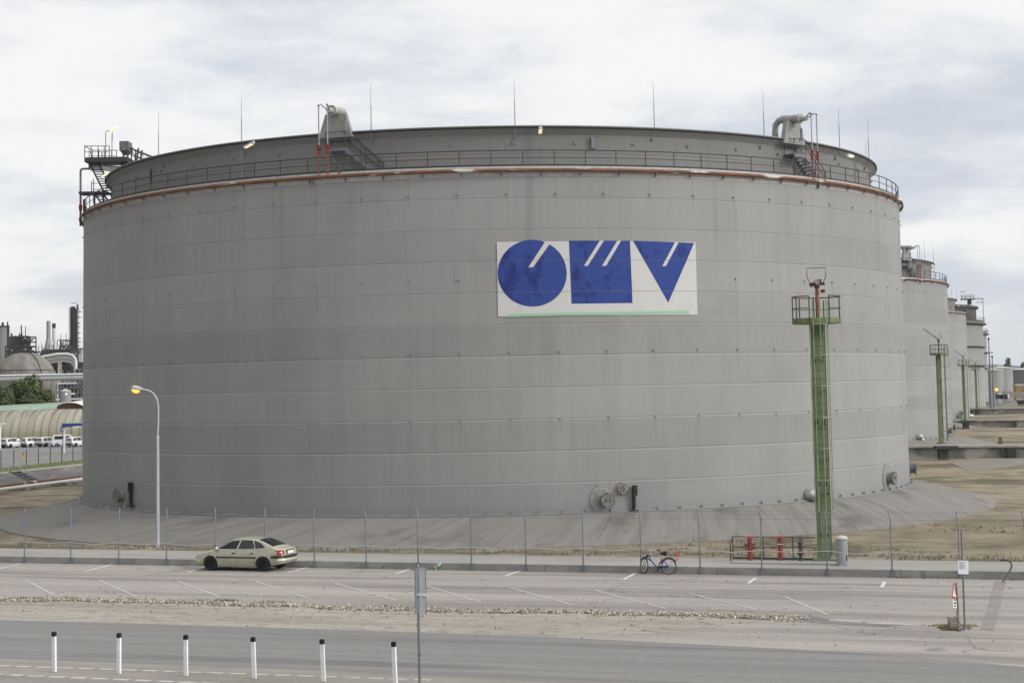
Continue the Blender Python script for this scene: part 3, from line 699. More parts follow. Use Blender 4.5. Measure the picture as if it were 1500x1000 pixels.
m.beam(W(141, 286, -.3), W(154, 304, -.3), .05, .12); m.beam(W(154, 286, -.3), W(166, 304, -.3), .05, .12)
m.build('access_stair', G['steel dark'], plat)
m = MB(); wbox(m, 177.5, 208.5, 190.5, 222, -.6, .7)
a = [W(178, 222, -.55), W(190, 222, -.55), W(187.5, 227), W(180.5, 227)]
m.add([W(178, 222, -.55), W(190, 222, -.55), W(190, 222, .65), W(178, 222, .65), W(181, 227, -.25), W(187.5, 227, -.25), W(187.5, 227, .3), W(181, 227, .3)], [(0, 1, 5, 4), (1, 2, 6, 5), (2, 3, 7, 6), (3, 0, 4, 7), (4, 5, 6, 7)])
for px in (181, 187): wbox(m, px-.8, 226, px+.8, 250, -.12, .12)
m.build('hopper', plain('hopper grey', (.13, .14, .14), .6, v=.4, sc3=(3, 3, .6)), plat)
m = MB(); b = W(205, 245, 6).z
for dy in (0, 1.2):
    m.beam(W(191, 217, dy), W(231, 228, dy+5), .08, .08); m.beam(W(191, 226, dy), W(225, 233, dy+5), .07, .07)
    for i in range(5): m.beam(W(192+i*7, 217.5+i*2, dy+i*.8), W(197+i*7, 227+i*1.5, dy+i*.8), .04, .04)
    m.beam(W(194, 216, dy), W(192, 238, dy), .09, .09); m.beam(W(203, 217, dy), W(200, 236, dy), .12, .12)
m.build('gangway_truss', plain('truss green', (.07, .075, .06), .7), plat)
m = MB(); m.tube([W(118, 331), W(118, 252), W(118.6, 248.5), W(121, 247.3), W(133, 247.3)], .085, 8); m.build('foam_riser', G['steel grey'], plat)
m = MB(); wbox(m, 122, 292, 124.5, 312, -.1, .1); m.build('control_post', G['steel dark'], plat)
m = MB(); m.cyl(W(118, 308), W(118, 300), .14, .14, 8); m.cyl(W(116.5, 303), W(120.5, 303), .08, .08, 8); m.cyl(W(118, 331), W(118, 308), .09, .09, 8); m.build('valve', G['red paint'], plat)
m = MB(); m.tube([W(133, 246.3), W(150, 246.3), W(176, 246.5, .4)], .22, 12); m.build('white_duct', G['white pipe'], plat)
m = MB(); m.tube([W(157.2, 237, -.5), W(157.2, 196, -.5), W(158.5, 193.5, -.5), W(163, 193, -.5)], .03, 6); m.cyl(W(162.8, 205, .4), W(162.8, 186, .4), .02, .02, 5)
lp = m.build('lamp_post', G['steel grey'], plat)
m = MB(); m.beam(W(164, 193.2, -.5), W(175, 188, -.5), .25, .16); m.add([], []); m.build('lamp_head', G['lamp warm'], plat)
m = MB(); m.tube([W(165, 248, -.2), W(165, 197, -.2)], .03, 6); m.build('lamp_post', G['steel grey'], plat)
m = MB(); m.beam(W(153, 261, -.9), W(167, 254, -.9), .2, .14); m.cyl(W(160, 258, -.85), W(160, 283, -.85), .03, .03, 6); lq = m.build('lamp_head', G['steel light'], plat); m = MB(); m.beam(W(154, 261.2, -.98), W(165.5, 255.4, -.98), .12, .10); m.build('lamp_lens', G['lamp warm'], lq)

# the painted panel
c0 = tcyl(728.3, 355); c1 = tcyl(1019, 354.5); c2 = tcyl(1020.5, 461.5); c3 = tcyl(729, 463.2)
T0, T1 = (c0[0]+c3[0])/2, (c1[0]+c2[0])/2; Z1, Z0 = (c0[1]+c1[1])/2, (c2[1]+c3[1])/2
WPX, HPX = 292.5, 108.0                         # panel in photo pixels
def panel(poly, lift, name, mat, parent):
    import bmesh
    bm = bmesh.new(); vs = [bm.verts.new((x, y, 0)) for x, y in poly]; bm.faces.new(vs)
    for k in range(1, 60):
        x = WPX*k/60
        bmesh.ops.bisect_plane(bm, geom=bm.verts[:]+bm.edges[:]+bm.faces[:], plane_co=(x, 0, 0), plane_no=(1, 0, 0))
    for v in bm.verts:
        u_, w_ = v.co.x/WPX, 1-v.co.y/HPX
        v.co = TP(T0+(T1-T0)*u_, R+lift, Z0+(Z1-Z0)*w_)
    for f in bm.faces: f.smooth = True
    bmesh.ops.recalc_face_normals(bm, faces=bm.faces)
    me = bpy.data.meshes.new(name); bm.to_mesh(me); bm.free(); me.materials.append(mat)
    ob = bpy.data.objects.new(name, me); COL.objects.link(ob); ob.parent = parent; ORG[ob.name] = Vector((0, 0, 0)); return ob
def panel_mat(name, c1, c2, k=.5, lo=.5, hi=.62):
    t = NT(name); o = t.obj(); x = t.n('SeparateXYZ'); t.l(o, x.inputs[0]); z = x.outputs[2]
    s = t.noise(o, 1, 8, .7, (.75, 1, .42)); s2 = t.noise(o, 1, 6, .6, (4, 1, .1)); sm = t.math('LESS_THAN', t.math('FRACT', t.math('DIVIDE', t.math('SUBTRACT', z, 1.886), CH)), .03)
    f = t.math('MULTIPLY', t.ramp(s, lo, hi), k)
    col = t.mix(f, c1, c2); col = t.mix(t.math('MULTIPLY', s2, .05), col, (.25, .25, .25)); col = t.mix(t.math('MULTIPLY', sm, .4), col, (.12, .12, .13))
    return t.out(col, .7, 0, .15)
g_white = panel_mat('panel white', (.53, .527, .52), (.47, .467, .46)); g_blue = panel_mat('panel blue', (.027, .055, .235), (.014, .027, .15), 1, .50, .60); g_mint = panel_mat('panel green', (.29, .49, .34), (.27, .45, .32))
emb = panel([(0, 0), (WPX, 0), (WPX, HPX), (0, HPX)], .055, 'letter_panel', g_white, tank)
def em(x, y): return (x/3.75+680-728.2, y/3.75+320-354.6)
panel([(48.8+48.3*cos(a), 45.9+48.4*sin(a)) for a in [2*pi*i/64 for i in range(64)]], .063, 'blue_letter', g_blue, emb)
panel([em(560, 127), em(893, 127), em(899, 469), em(567, 471)], .063, 'blue_letter', g_blue, emb)
panel([em(910, 127), em(1268, 134), em(1103, 468)], .063, 'blue_letter', g_blue, emb)
for q in ([(434, 131), (456, 146), (368, 270), (343, 270)], [(726, 127), (748, 127), (658, 265), (637, 265)], [(822, 127), (843, 127), (757, 265), (735, 265)], [(1153, 131), (1174, 132), (1094, 266), (1073, 266)]):
    panel([em(*p) for p in q], .071, 'white_slash', g_white, emb)
panel([em(235, 522), em(1228, 512), em(1227, 527), em(234, 538)], .063, 'green_bar', g_mint, emb)
tank.location = TC+Vector((0, 0, ZB))

def apron(name, C, k1=1.195, label=''):
    m = MB(); ra = R*k1
    m.lathe([(R-.5, ZB-.03), (R+.6, ZB-.08), (R+3, ZB-.62), (ra, FIELD+.08), (ra+.06, FIELD-.3)], C, 128)
    return tag(m.build(name, G['apron'], origin=None), label, kind='structure')
t_ = NT('apron concrete'); p = t_.n('Geometry').outputs['Position']
vm = t_.n('VectorMath', operation='SUBTRACT'); t_.l(p, vm.inputs[0]); vm.inputs[1].default_value = TC; x = t_.n('SeparateXYZ'); t_.l(vm.outputs[0], x.inputs[0])
th_ = t_.math('ARCTAN2', x.outputs[0], t_.math('MULTIPLY', x.outputs[1], -1)); rr_ = t_.n('VectorMath', operation='LENGTH'); cbx = t_.n('CombineXYZ'); t_.l(x.outputs[0], cbx.inputs[0]); t_.l(x.outputs[1], cbx.inputs[1]); t_.l(cbx.outputs[0], rr_.inputs[0])
pc = t_.n('CombineXYZ'); t_.l(t_.math('ADD', t_.math('MULTIPLY', th_, 35), t_.math('MULTIPLY', rr_.outputs['Value'], .5)), pc.inputs[0]); t_.l(rr_.outputs['Value'], pc.inputs[1])
a = t_.noise(pc.outputs[0], 1, 7, .65, (1.3, .16, 1)); b = t_.noise(p, 1, 6, .6, (.12, .12, .12)); c = t_.noise(p, 1, 8, .7, (2.5, 2.5, 2.5)); d = t_.noise(pc.outputs[0], 1, 4, .6, (.22, .2, 1))
col = t_.mix(t_.ramp(a, .35, .7), (.228, .215, .198), (.168, .158, .145)); col = t_.mix(t_.math('MULTIPLY', t_.ramp(b, .45, .7), .5), col, (.235, .218, .198))
fj = t_.math('FRACT', t_.math('MULTIPLY', t_.math('ADD', th_, t_.math('MULTIPLY', rr_.outputs['Value'], .012)), 40/(2*pi)))
jn = t_.math('MULTIPLY', t_.math('LESS_THAN', fj, .018), t_.math('MULTIPLY', t_.ramp(d, .42, .6), .6))
col = t_.mix(jn, col, (.06, .057, .054)); col = t_.mix(t_.math('MULTIPLY', t_.ramp(d, .54, .68), .6), col, (.10, .096, .09)); col = t_.mix(t_.math('MULTIPLY', t_.ramp(c, .5, .8), .25), col, (.14, .135, .13))
t_.bump(c, .2, .05); G['apron'] = t_.out(col, .92, 0, .2)
apron('tank_apron', TC, 1.195, 'sloping concrete apron round the foot of the near tank')

# ------------------------------------------------------------------ tanks further along the row
def center_from_edge(px, py, D, r=R):
    d = ray(px, py); a = math.atan2(d.x, d.y)-math.asin(r/D); return Vector((D*sin(a), D*cos(a), 0))
C2 = center_from_edge(1390.3, 500, 249); C3 = center_from_edge(1416.3, 500, 360)
t2 = copy_tree(tank, None, ('letter_panel', 'access_platform')); t2.location = C2+Vector((0, 0, ZB)); t2.rotation_euler = (0, 0, rad(5))
t2['label'] = 'grey storage tank partly hidden right behind the near one, orange ring pipe at its rim'
t3 = copy_tree(tank, None, ('letter_panel', 'access_platform', 'foam_hood', 'landing', 'riser_pipe')); t3.location = C3+Vector((0, 0, ZB)); t3.rotation_euler = (0, 0, rad(40))
t3['label'] = 'third grey tank in the row, only a narrow pale slice of it showing'
apron('tank_apron', C2, 1.195, 'concrete apron round the second tank'); apron('tank_apron', C3, 1.195, 'concrete apron round the third tank')
def far_tank(C, r, zt, zi, label, seed):
    t = thing('storage_tank', label, 'storage tank', C, 'storage tanks in the row'); c = C
    m = MB(); m.lathe([(r+.2, 0), (r, .3), (r, zt)], c, 96); m.build('outer_shell', G['far shell'], t)
    for z, w_ in ((zt-.8, 1.1), (zt*.70, .5), (zt*.48, .5)):
        m = MB(); m.lathe([(r, z-.5), (r+w_, z-.15), (r+w_, z+.15), (r, z+.2)], c, 96); m.build('wind_girder', G['far dark'], t)
    m = MB(); m.lathe([(r-1.8, zt), (r-1.8, zi-.9), (r-1.1, zi-.8), (r-1.1, zi-.2), (r-1.9, zi), (r-2.6, zi), (r-2.6, zi-2), (.01, zi-2)], c, 96); m.build('inner_shell', G['far dark'], t)
    m = MB(); m.tube([c+TP(2*pi*i/96, r+.3, zt+.1) for i in range(96)], .14, 6, True); m.build('ring_pipe', G['orange pipe'], t)
    m = MB()
    for z in (.55, 1.1): m.tube([c+TP(2*pi*i/96, r+.5, zt+z) for i in range(96)], .03, 4, True)
    for i in range(96): m.beam(c+TP(2*pi*i/96, r+.5, zt-.4), c+TP(2*pi*i/96, r+.5, zt+1.1), .05, .05)
    m.build('railing', G['steel dark'], t)
    return t
G['far shell'] = shell_mat('far shell paint', (.27, .265, .255), (.15, .147, .14), R, 1.9, 2.4, 1.2)
G['far dark'] = plain('girder grime', (.085, .082, .078), .8, v=.4)
C4 = center_from_edge(1441.5, 520, 525); C5 = center_from_edge(1447.6, 560, 640)
t4 = far_tank(C4, R, 25.5, 30.2, 'dirty dark-topped tank with jutting girder rings, fourth in the row', 1); t5 = far_tank(C5, R, 25.5, 28.5, 'last tank of the row, a sliver showing behind the dark-topped one', 2)
m = MB()
def dpt(x, y): return dp(x, y, 495)
z = dpt(1408, 438)
def bb(m, x0, y0, x1, y1, Y, dy=3): a = dp(x0, y0, Y); b = dp(x1, y1, Y); m.box(((a.x+b.x)/2, Y, (a.z+b.z)/2), (abs(b.x-a.x), dy, abs(a.z-b.z)))
bb(m, 1408, 437.6, 1427, 438.6, 495); bb(m, 1418, 438, 1422, 446, 495, 2)
for px in (1408.5, 1414, 1421, 1426): bb(m, px-.25, 432.5, px+.25, 438, 495, .2)
for y in (432.5, 435): bb(m, 1408, y-.2, 1427, y+.2, 495, .2)
bb(m, 1407.6, 427, 1408.2, 438, 495, .2); bb(m, 1407.6, 427, 1414, 427.6, 495, .2)
bb(m, 1439.8, 437, 1440.6, 468, 495, .25); bb(m, 1427, 437, 1440.6, 437.7, 495, .25); bb(m, 1430, 442.5, 1440.6, 443, 495, .25)
m.build('gauge_platform', G['steel dark'], t4)
strip('service_road', [gp(*q, FIELD) for q in ((1394, 679), (1425, 671), (1460, 664), (1520, 656), (1560, 676), (1500, 680), (1455, 688), (1420, 690))], site_mat('track', (.235, .21, .175), (.19, .168, .138), (.14, .122, .1), (.3, .5, 1)), 'grey service track crossing the field at the right', FIELD+.03)
# bund walls between the tanks
def bund(t, s0, s1, label, zt=0.02):
    m = MB(); a = [(s0, t-.5, FIELD-.2), (s0, t, zt), (s0, t+.9, zt), (s0, t+1.6, FIELD-.2)]
    vs = [S(s0, q, z) for _, q, z in a]+[S(s1, q, z) for _, q, z in a]
    m.add(vs, [(0, 1, 5, 4), (2, 3, 7, 6), (0, 3, 2, 1), (4, 5, 6, 7)]); m.box(S((s0+s1)/2, t+.35, zt+.0), (s1-s0, 1.3, .26), UA, 1)
    q_ = random.Random(int(t))
    for k in range(7):
        a_ = q_.uniform(s0+15, s1-3); m.box(S(a_, t-.45, FIELD*.5), (q_.uniform(.4, 1.6), .5, 1.1), UA, 2)
    tag(m.build('bund_wall', [G['bund face'], G['concrete pale'], G['rim dark']], origin=S(s0, t, 0), smooth=0), label, 'bund wall', 'concrete bund walls between the tanks')
G['bund face'] = nmat('bund face', (.175, .166, .15), (.105, .10, .09), (.5, .5, 1), 6, .9, c3=(.27, .26, .24), sc3b=(.22, .22, .22), lo3=.5, hi3=.6)
bund(206.9, -40, 60, 'concrete bund wall behind the near tank, closest of the low walls at right')
bund(340.6, -40, 70, 'middle concrete bund wall, below the third tank')
bund(478, -60, 80, 'farthest concrete bund wall, a thin stained strip')

# ------------------------------------------------------------------ green monitor towers
def tower():
    r = thing('monitor_tower', 'tall green water-cannon tower standing beside the fence before the near tank', 'tower', (0, 0, 0), 'green water-cannon towers')
    HT = 10.45; cw = .52
    m = MB(); m.box((0, .1, HT/2), (cw, cw, HT)); m.box((0, .1, .06), (1.0, 1.0, .12))
    for z in (1.15, 3.4, 6.1, 8.8):
        for x in (-.15, .15): m.box((x, -.165, z), (.09, .02, .18), mi=1)
    m.build('column', [G['green'], G['black']], r)
    m = MB()
    for x in (-.24, .24): m.beam((x, -.62, .3), (x, -.62, HT+1.0), .05, .05)
    z = .45
    while z < HT: m.beam((-.24, -.62, z), (.24, -.62, z), .028, .028); z += .36
    for z in (1.5, 3.0, 4.5, 6, 7.5, 9): 
        for x in (-.24, .24): m.beam((x, -.62, z), (x*.9, -.15, z), .04, .04)
    m.build('ladder', G['green dark'], r)
    m = MB(); hoop = lambda z: [(-.40, -.60, z)]+[(-.40*cos(a), -.62-.62*sin(a), z) for a in [pi*i/10 for i in range(11)]]+[(.40, -.60, z)]
    for k in range(7):
        z = 2.25+k*1.36; m.tube(hoop(z), .022, 5)
    for a in (0, .25, .5, .75, 1.0):
        x, y = -.40*cos(pi*a), -.62-.62*sin(pi*a); m.beam((x, y, 2.25), (x, y, HT+1.0), .04, .012)
    m.build('safety_cage', G['green light'], r)
    m = MB(); m.lathe([(.30, HT), (1.07, HT), (1.07, HT+.06), (.30, HT+.06)], seg=28)
    m.lathe([(1.07, HT+.05), (1.07, HT+.24), (1.06, HT+.24)], seg=28)
    m.build('platform', G['green'], r)
    m = MB()
    def ringp(z, gap=.42): return [(1.06*sin(a), -1.06*cos(a), z) for a in [gap+(2*pi-2*gap)*i/32 for i in range(33)]]
    m.tube(ringp(HT+1.2), .03, 6); m.tube(ringp(HT+.68), .02, 5)
    for i in range(9): a = .42+(2*pi-.84)*i/8; m.beam((1.06*sin(a), -1.06*cos(a), HT), (1.06*sin(a), -1.06*cos(a), HT+1.2), .05, .05)
    m.build('platform_rail', G['green dark'], r)
    m = MB(); m.cyl((.05, 0, HT), (.05, 0, HT+1.62), .09, .08, 10); m.cyl((.05, 0, HT+.95), (.05, 0, HT+1.15), .1, .1, 10); m.build('supply_pipe', nmat('tower pipe rust', (.26, .125, .085), (.17, .08, .055), (4, 4, 2), 5, .7), r)
    m = MB(); m.cyl((.05, 0, HT+1.6), (.05, 0, HT+1.95), .13, .1, 10); m.cyl((-.28, 0, HT+1.78), (.4, 0, HT+1.78), .06, .06, 8); m.cyl((.2, -.1, HT+1.45), (.38, -.1, HT+1.45), .07, .07, 8); m.cyl((.16, 0, HT+1.8), (.16, 0, HT+1.98), .1, .1, 8)
    m.tube([(-.24, -.05, HT+1.8), (-.40, -.28, HT+2.05), (-.42, -.3, HT+2.46), (.42, -.3, HT+2.48), (.42, -.28, HT+2.1), (.32, -.05, HT+1.8)], .018, 5)
    m.build('monitor_head', nmat('head rust', (.1, .04, .03), (.05, .03, .025), (5, 5, 5)), r)
    m = MB(); m.cyl((0, -.2, 0), (0, .5, 0), .12, .10, 10); m.cyl((0, .5, 0), (0, 2.0, 0), .085, .075, 10); m.cyl((0, 2.0, 0), (0, 2.15, 0), .10, .10, 10)
    b = m.build('barrel', nmat('barrel', (.30, .27, .25), (.22, .17, .15), (4, 4, 4)), r); b.location = (.05, 0, HT+1.85)
    return r
tw = tower(); tw.location = gp(1208, 822); tw.rotation_euler = (0, 0, rad(-3))
for (px, py, Y, rz, lab) in ((1381, 663, 199, 88, 'green water-cannon tower on the closest bund wall, barrel tilted up left'), (1414, 607, 324, 80, 'green water-cannon tower on the middle bund wall'), (1431.5, 597, 452, 80, 'smallest and farthest green water-cannon tower')):
    c = copy_tree(tw); p = dp(px, py, Y); c.location = (p.x, Y, .45 if Y < 250 else .2); c.rotation_euler = (0, 0, rad(rz)); c['label'] = lab
    for ch in c.children:
        if ch.name.startswith('barrel'): ch.rotation_euler = (rad(38), 0, 0)
    m = MB(); m.box((p.x+.3, Y-.3, .05), (2.6, 1.8, .3)); m.box((p.x, Y, -.7), (1.0, 1.2, 1.3))
    q = m.build('footing', G['rim dark'], origin=(p.x, Y, 0), smooth=0); q.parent = c; q.matrix_parent_inverse = c.matrix_basis.inverted()

# ------------------------------------------------------------------ street lamp
p = gp(231.3, 806, FIELD); p = Vector((p.x, p.y, FIELD)); Yp = p.y
r = thing('street_lamp', 'tall grey street lamp with curved arm and lit orange head left of the car', 'street lamp', p)
m = MB(); top = dp(231.5, 640, Yp)
m.cyl(p, Vector((p.x, Yp, top.z)), .11, .09, 12)
arm = [Vector((p.x, Yp, top.z)), dp(232, 600, Yp), dp(229, 583, Yp), dp(221, 573.5, Yp), dp(209, 570, Yp)]
pts = []
for i in range(len(arm)-1):
    for k in range(6):
        f = k/6; P0 = arm[max(i-1, 0)]; P1 = arm[i]; P2 = arm[i+1]; P3 = arm[min(i+2, len(arm)-1)]
        pts.append(.5*((2*P1)+(P2-P0)*f+(2*P0-5*P1+4*P2-P3)*f*f+(3*P1-P0-3*P2+P3)*f**3))
pts.append(arm[-1]); m.tube(pts, .055, 10); m.cyl(Vector((p.x, Yp, top.z-.1)), Vector((p.x, Yp, top.z+.1)), .105, .075, 12)
m.build('pole', plain('pole grey', (.40, .43, .48), .5, v=.12), r)
m = MB(); a = dp(209, 570, Yp); b = dp(192.5, 567.2, Yp)
m.tube([a, a*.8+b*.2, a*.5+b*.5, a*.15+b*.85, b], .1, 12, False, 0, [.06, .12, .16, .15, .06]); m.build('lamp_head', G['steel light'], r)
m = MB(); o = Vector((0, 0, -.12)); m.tube([a*.72+b*.28+o, a*.55+b*.45+o*1.35, a*.25+b*.75+o*1.35, a*.05+b*.95+o*.8], .1, 12, False, 0, [.06, .13, .14, .06]); m.build('lamp_lens', G['lamp orange'], r)
m = MB(); m.box((p.x+.05, Yp-.2, FIELD+.05), (.85, .7, .3), .2); m.build('footing', G['concrete pale'], r, smooth=0)

# ------------------------------------------------------------------ fire fighting gear beside the tower
def hydrant(px, py, kind):
    p = gp(px, py); r = thing('fire_hydrant', 'red fire hydrant post with side outlets, left of the pair by the green tower' if kind == 0 else 'red fire hydrant post with white collar writing, nearest the green tower', 'hydrant', p, 'red fire hydrants')
    m = MB(); m.cyl((0, 0, 0), (0, 0, 1.02), .105, .105, 14); m.cyl((0, 0, 0), (0, 0, .05), .14, .14, 14)
    o = lambda mm, n, mat, par: [setattr(mm, 'v', [tuple(Vector(q)+p) for q in mm.v]), mm.build(n, mat, par)][1]
    bd = o(m, 'body', G['red paint'], r)
    m = MB(); m.box((0, 0, 1.08), (.52, .2, .07)); m.cyl((0, 0, 1.0), (0, 0, 1.1), .05, .05, 8); o(m, 'cap', plain('cap red', (.40, .07, .06), .6), r)
    if kind == 0:
        for sx in (-1, 1):
            m = MB(); m.cyl((sx*.08, 0, .74), (sx*.22, 0, .74), .05, .05, 10); m.cyl((sx*.20, 0, .74), (sx*.24, 0, .74), .075, .075, 10); m.cyl((sx*.05, -.04, .60), (sx*.2, -.12, .56), .05, .05, 8); o(m, 'outlet', G['red paint'], r)
    else:
        m = MB(); m.box((0, -.12, .77), (.36, .03, .12)); pl = o(m, 'collar_plate', G['red paint'], r)
        m = MB()
        for i, wd in enumerate((.05, .03, .05, .02, .045)): m.box((-.12+i*.058, -.137, .77), (wd*.8, .004, .05))
        o(m, 'lettering', G['white paint'], r)
hydrant(1099, 822, 0); hydrant(1143.5, 822, 1)
p = gp(1173, 822); r = thing('valve_post', 'slim dark flanged valve post with round gauge between hydrant and tower', 'valve', p)
m = MB(); m.cyl(p, p+Vector((0, 0, .95)), .07, .07, 10)
for z in (.06, .3, .36, .58, .64, .78): m.cyl(p+Vector((0, 0, z)), p+Vector((0, 0, z+.04)), .14, .14, 12)
m.build('stem', plain('valve black', (.035, .037, .04), .6), r)
m = MB(); m.cyl(p+Vector((0, -.07, .98)), p+Vector((0, .05, .98)), .13, .13, 14); m.cyl(p+Vector((0, 0, 1.05)), p+Vector((0, 0, 1.16)), .04, .04, 8); m.build('gauge', plain('gauge brown', (.12, .105, .09), .5), r)
p = gp(1234, 828); r = thing('grey_drum', 'upright grey metal cylinder with pale domed lid right of the green tower', 'drum', p)
m = MB(); m.cyl(p, p+Vector((0, 0, 1.17)), .25, .25, 24); m.box(p+Vector((-.02, -.24, .04)), (.3, .12, .08)); m.build('casing', plain('casing', (.27, .28, .29), .5, v=.15), r)
m = MB(); m.lathe([(.27, 1.14), (.27, 1.19), (.18, 1.26), (.01, 1.29)], p, 24); m.build('lid', plain('lid', (.55, .53, .50), .6), r)
m = MB(); m.box(p+Vector((.16, -.215, .35)), (.04, .03, .25)); m.build('handle', G['steel dark'], r)
p0 = gp(1076, 823); r = thing('guard_rail', 'low dark pipe railing behind the red hydrants', 'railing', p0)
m = MB(); A_ = gp(1076, 821)+Vector((0, .5, 0)); B_ = gp(1198, 823)+Vector((0, .5, 0)); up = Vector((0, 0, 1))
for z in (1.03, .58): m.tube([A_+up*z, B_+up*z], .024, 6)
for f in (0, .37, .73): q = A_*(1-f)+B_*f; m.beam(q, q+up*1.05, .045, .045)
C_ = A_+Vector((-.18, -.6, 0)); m.tube([A_+up*1.03, C_+up*.75, C_], .03, 6); m.build('rail', G['steel dark'], r)
m = MB(); m.beam(A_+up*.08, B_+up*.08, .06, .09); m.build('kick_plate', plain('kick dark', (.035, .05, .03), .7), r)
m = MB(); m.box(gp(1150, 824.5)+up*.03, (4.6, 1.1, .06), UA); tag(m.build('hydrant_slab', G['path'], smooth=0), 'concrete pad under the hydrants', kind='structure')

# ------------------------------------------------------------------ car
def car_mesh(kind):
    # local frame: +x forward, +y left
    if kind == 'sedan':
        prof = [(-2.26, .42, .66, .60), (-2.23, .36, .90, .72), (-2.12, .32, .985, .78), (-1.80, .27, 1.01, .825), (-1.32, .24, .975, .845), (-.6, .19, .955, .853), (.3, .18, .94, .853), (.95, .18, .925, .85), (1.32, .2, .885, .845), (1.75, .24, .80, .815), (2.02, .26, .715, .755), (2.16, .32, .65, .66), (2.215, .42, .58, .52)]
        gh = [(-1.92, 1.0), (-1.72, 1.09), (-1.25, 1.285), (-.95, 1.365), (-.55, 1.405), (-.1, 1.415), (.25, 1.385), (.50, 1.29), (.85, 1.11), (1.18, .935)]
    else:
        prof = [(-2.12, .42, .70, .66), (-2.10, .34, .98, .76), (-2.02, .3, 1.03, .82), (-1.7, .27, 1.02, .84), (-1.25, .26, 1.0, .85), (-.5, .22, .985, .855), (.4, .22, .97, .855), (.95, .22, .96, .85), (1.3, .24, .93, .845), (1.75, .27, .87, .82), (2.0, .3, .80, .76), (2.1, .36, .70, .62)]
        gh = [(-2.08, 1.0), (-1.98, 1.35), (-1.8, 1.52), (-1.4, 1.58), (-.6, 1.60), (.0, 1.59), (.35, 1.52), (.65, 1.32), (1.1, .97)]
    belt = lambda x: next(((a[2]*(1-(x-a[0])/(b[0]-a[0]))+b[2]*(x-a[0])/(b[0]-a[0])) for a, b in zip(prof, prof[1:]) if a[0] <= x <= b[0]), .9)
    hw = lambda x: next(((a[3]*(1-(x-a[0])/(b[0]-a[0]))+b[3]*(x-a[0])/(b[0]-a[0])) for a, b in zip(prof, prof[1:]) if a[0] <= x <= b[0]), .8)
    import bmesh
    m = MB()
    def sec(x, zl, zt, w_):
        h = zt-zl
        half = [(0, zl), (w_*.86, zl), (w_*.965, zl+h*.13), (w_*.995, zl+h*.38), (w_, zl+h*.58), (w_*.985, zl+h*.78), (w_*.945, zl+h*.93), (w_*.86, zl+h*.99), (w_*.5, zt+.015), (0, zt+.02)]
        return [(x, y, z) for y, z in half]+[(x, -y, z) for y, z in half[-2:0:-1]]
    # refine stations
    stn = []
    for a, b in zip(prof, prof[1:]):
        for k in range(3): f = k/3; stn.append(tuple(p_*(1-f)+q_*f for p_, q_ in zip(a, b)))
    stn.append(prof[-1]); n = 18; vs = []
    for s_ in stn: vs += sec(*s_)
    fs = []
    for i in range(len(stn)-1):
        for k in range(n): fs.append((i*n+k, i*n+(k+1) % n, (i+1)*n+(k+1) % n, (i+1)*n+k))
    fs += [tuple(range(n)), tuple((len(stn)-1)*n+k for k in range(n))[::-1]]
    m.add(vs, fs)
    body = m.build('body', G['car paint'] if kind == 'sedan' else G['car white'])
    # wheel wells
    wx = (1.32, -1.32) if kind == 'sedan' else (1.27, -1.27)
    cut = MB()
    for x in wx:
        for sy in (-1, 1): cut.cyl((x, sy*.60, .31), (x, sy*1.0, .31), .375, .375, 28)
    cu_ = cut.build('cutter', G['black'])
    md = body.modifiers.new('b', 'BOOLEAN'); md.operation = 'DIFFERENCE'; md.object = cu_; md.solver = 'EXACT'
    dg = bpy.context.evaluated_depsgraph_get(); new = bpy.data.meshes.new_from_object(body.evaluated_get(dg)); body.modifiers.clear()
    body.data = new; new.name = 'body'; bpy.data.objects.remove(cu_)
    body.data.polygons.foreach_set('use_smooth', [True]*len(body.data.polygons)); body.data.set_sharp_from_angle(angle=rad(40))
    # greenhouse
    def ghw(x, z):                               # half width of the cabin side at a height
        zb = belt(x)-.02; f = max(0, min(1, (z-zb)/(1.42-zb))); return (hw(x)*.93)*(1-f)+(.575 if kind == 'sedan' else .64)*f
    zb = lambda x: belt(x)-.03
    xs = [g[0] for g in gh]
    m = MB(); vs = []; rows = 6; gg = []
    for a, b in zip(gh, gh[1:]):
        for k in range(3): f = k/3; gg.append((a[0]*(1-f)+b[0]*f, a[1]*(1-f)+b[1]*f))
    gg.append(gh[-1])
    for x, z in gg:
        z = max(z, zb(x)+.01); col_ = []
        for k in range(rows):
            f = k/(rows-1); zz_ = zb(x)*(1-f)+(z-.02)*f; col_.append((x, ghw(x, zz_), zz_))
        w2 = ghw(x, z-.02); col_ += [(x, w2*.9, z-.003), (x, w2*.55, z+.012), (x, 0, z+.017)]
        vs += col_+[(q[0], -q[1], q[2]) for q in col_[-2::-1]]
    n = rows*2+5; fs = []
    for i in range(len(gg)-1):
        for k in range(n-1): fs.append((i*n+k, i*n+k+1, (i+1)*n+k+1, (i+1)*n+k))
    fs += [tuple(range(n))[::-1], tuple((len(gg)-1)*n+k for k in range(n))]
    m.add(vs, fs)
    roof = m.build('roof', body.data.materials[0], smooth=30)
    cutp = []
    parts = [('body', body), ('roof', roof)]
    def win(poly, sy, name='side_window'):
        m = MB(); P_ = [Vector((x, sy*(ghw(x, z)+.004), z)) for x, z in poly]
        m.prism(P_, (0, sy*.004, 0)); cutp.append([(Vector((x, sy*(ghw(x, z)-.12), z)), Vector((x, sy*(ghw(x, z)+.12), z))) for x, z in poly]); return (name, m.build(name, G['glass'], smooth=0))
    def top(x): return next((a[1]*(1-(x-a[0])/(b[0]-a[0]))+b[1]*(x-a[0])/(b[0]-a[0]) for a, b in zip(gh, gh[1:]) if a[0] <= x <= b[0]), 1)
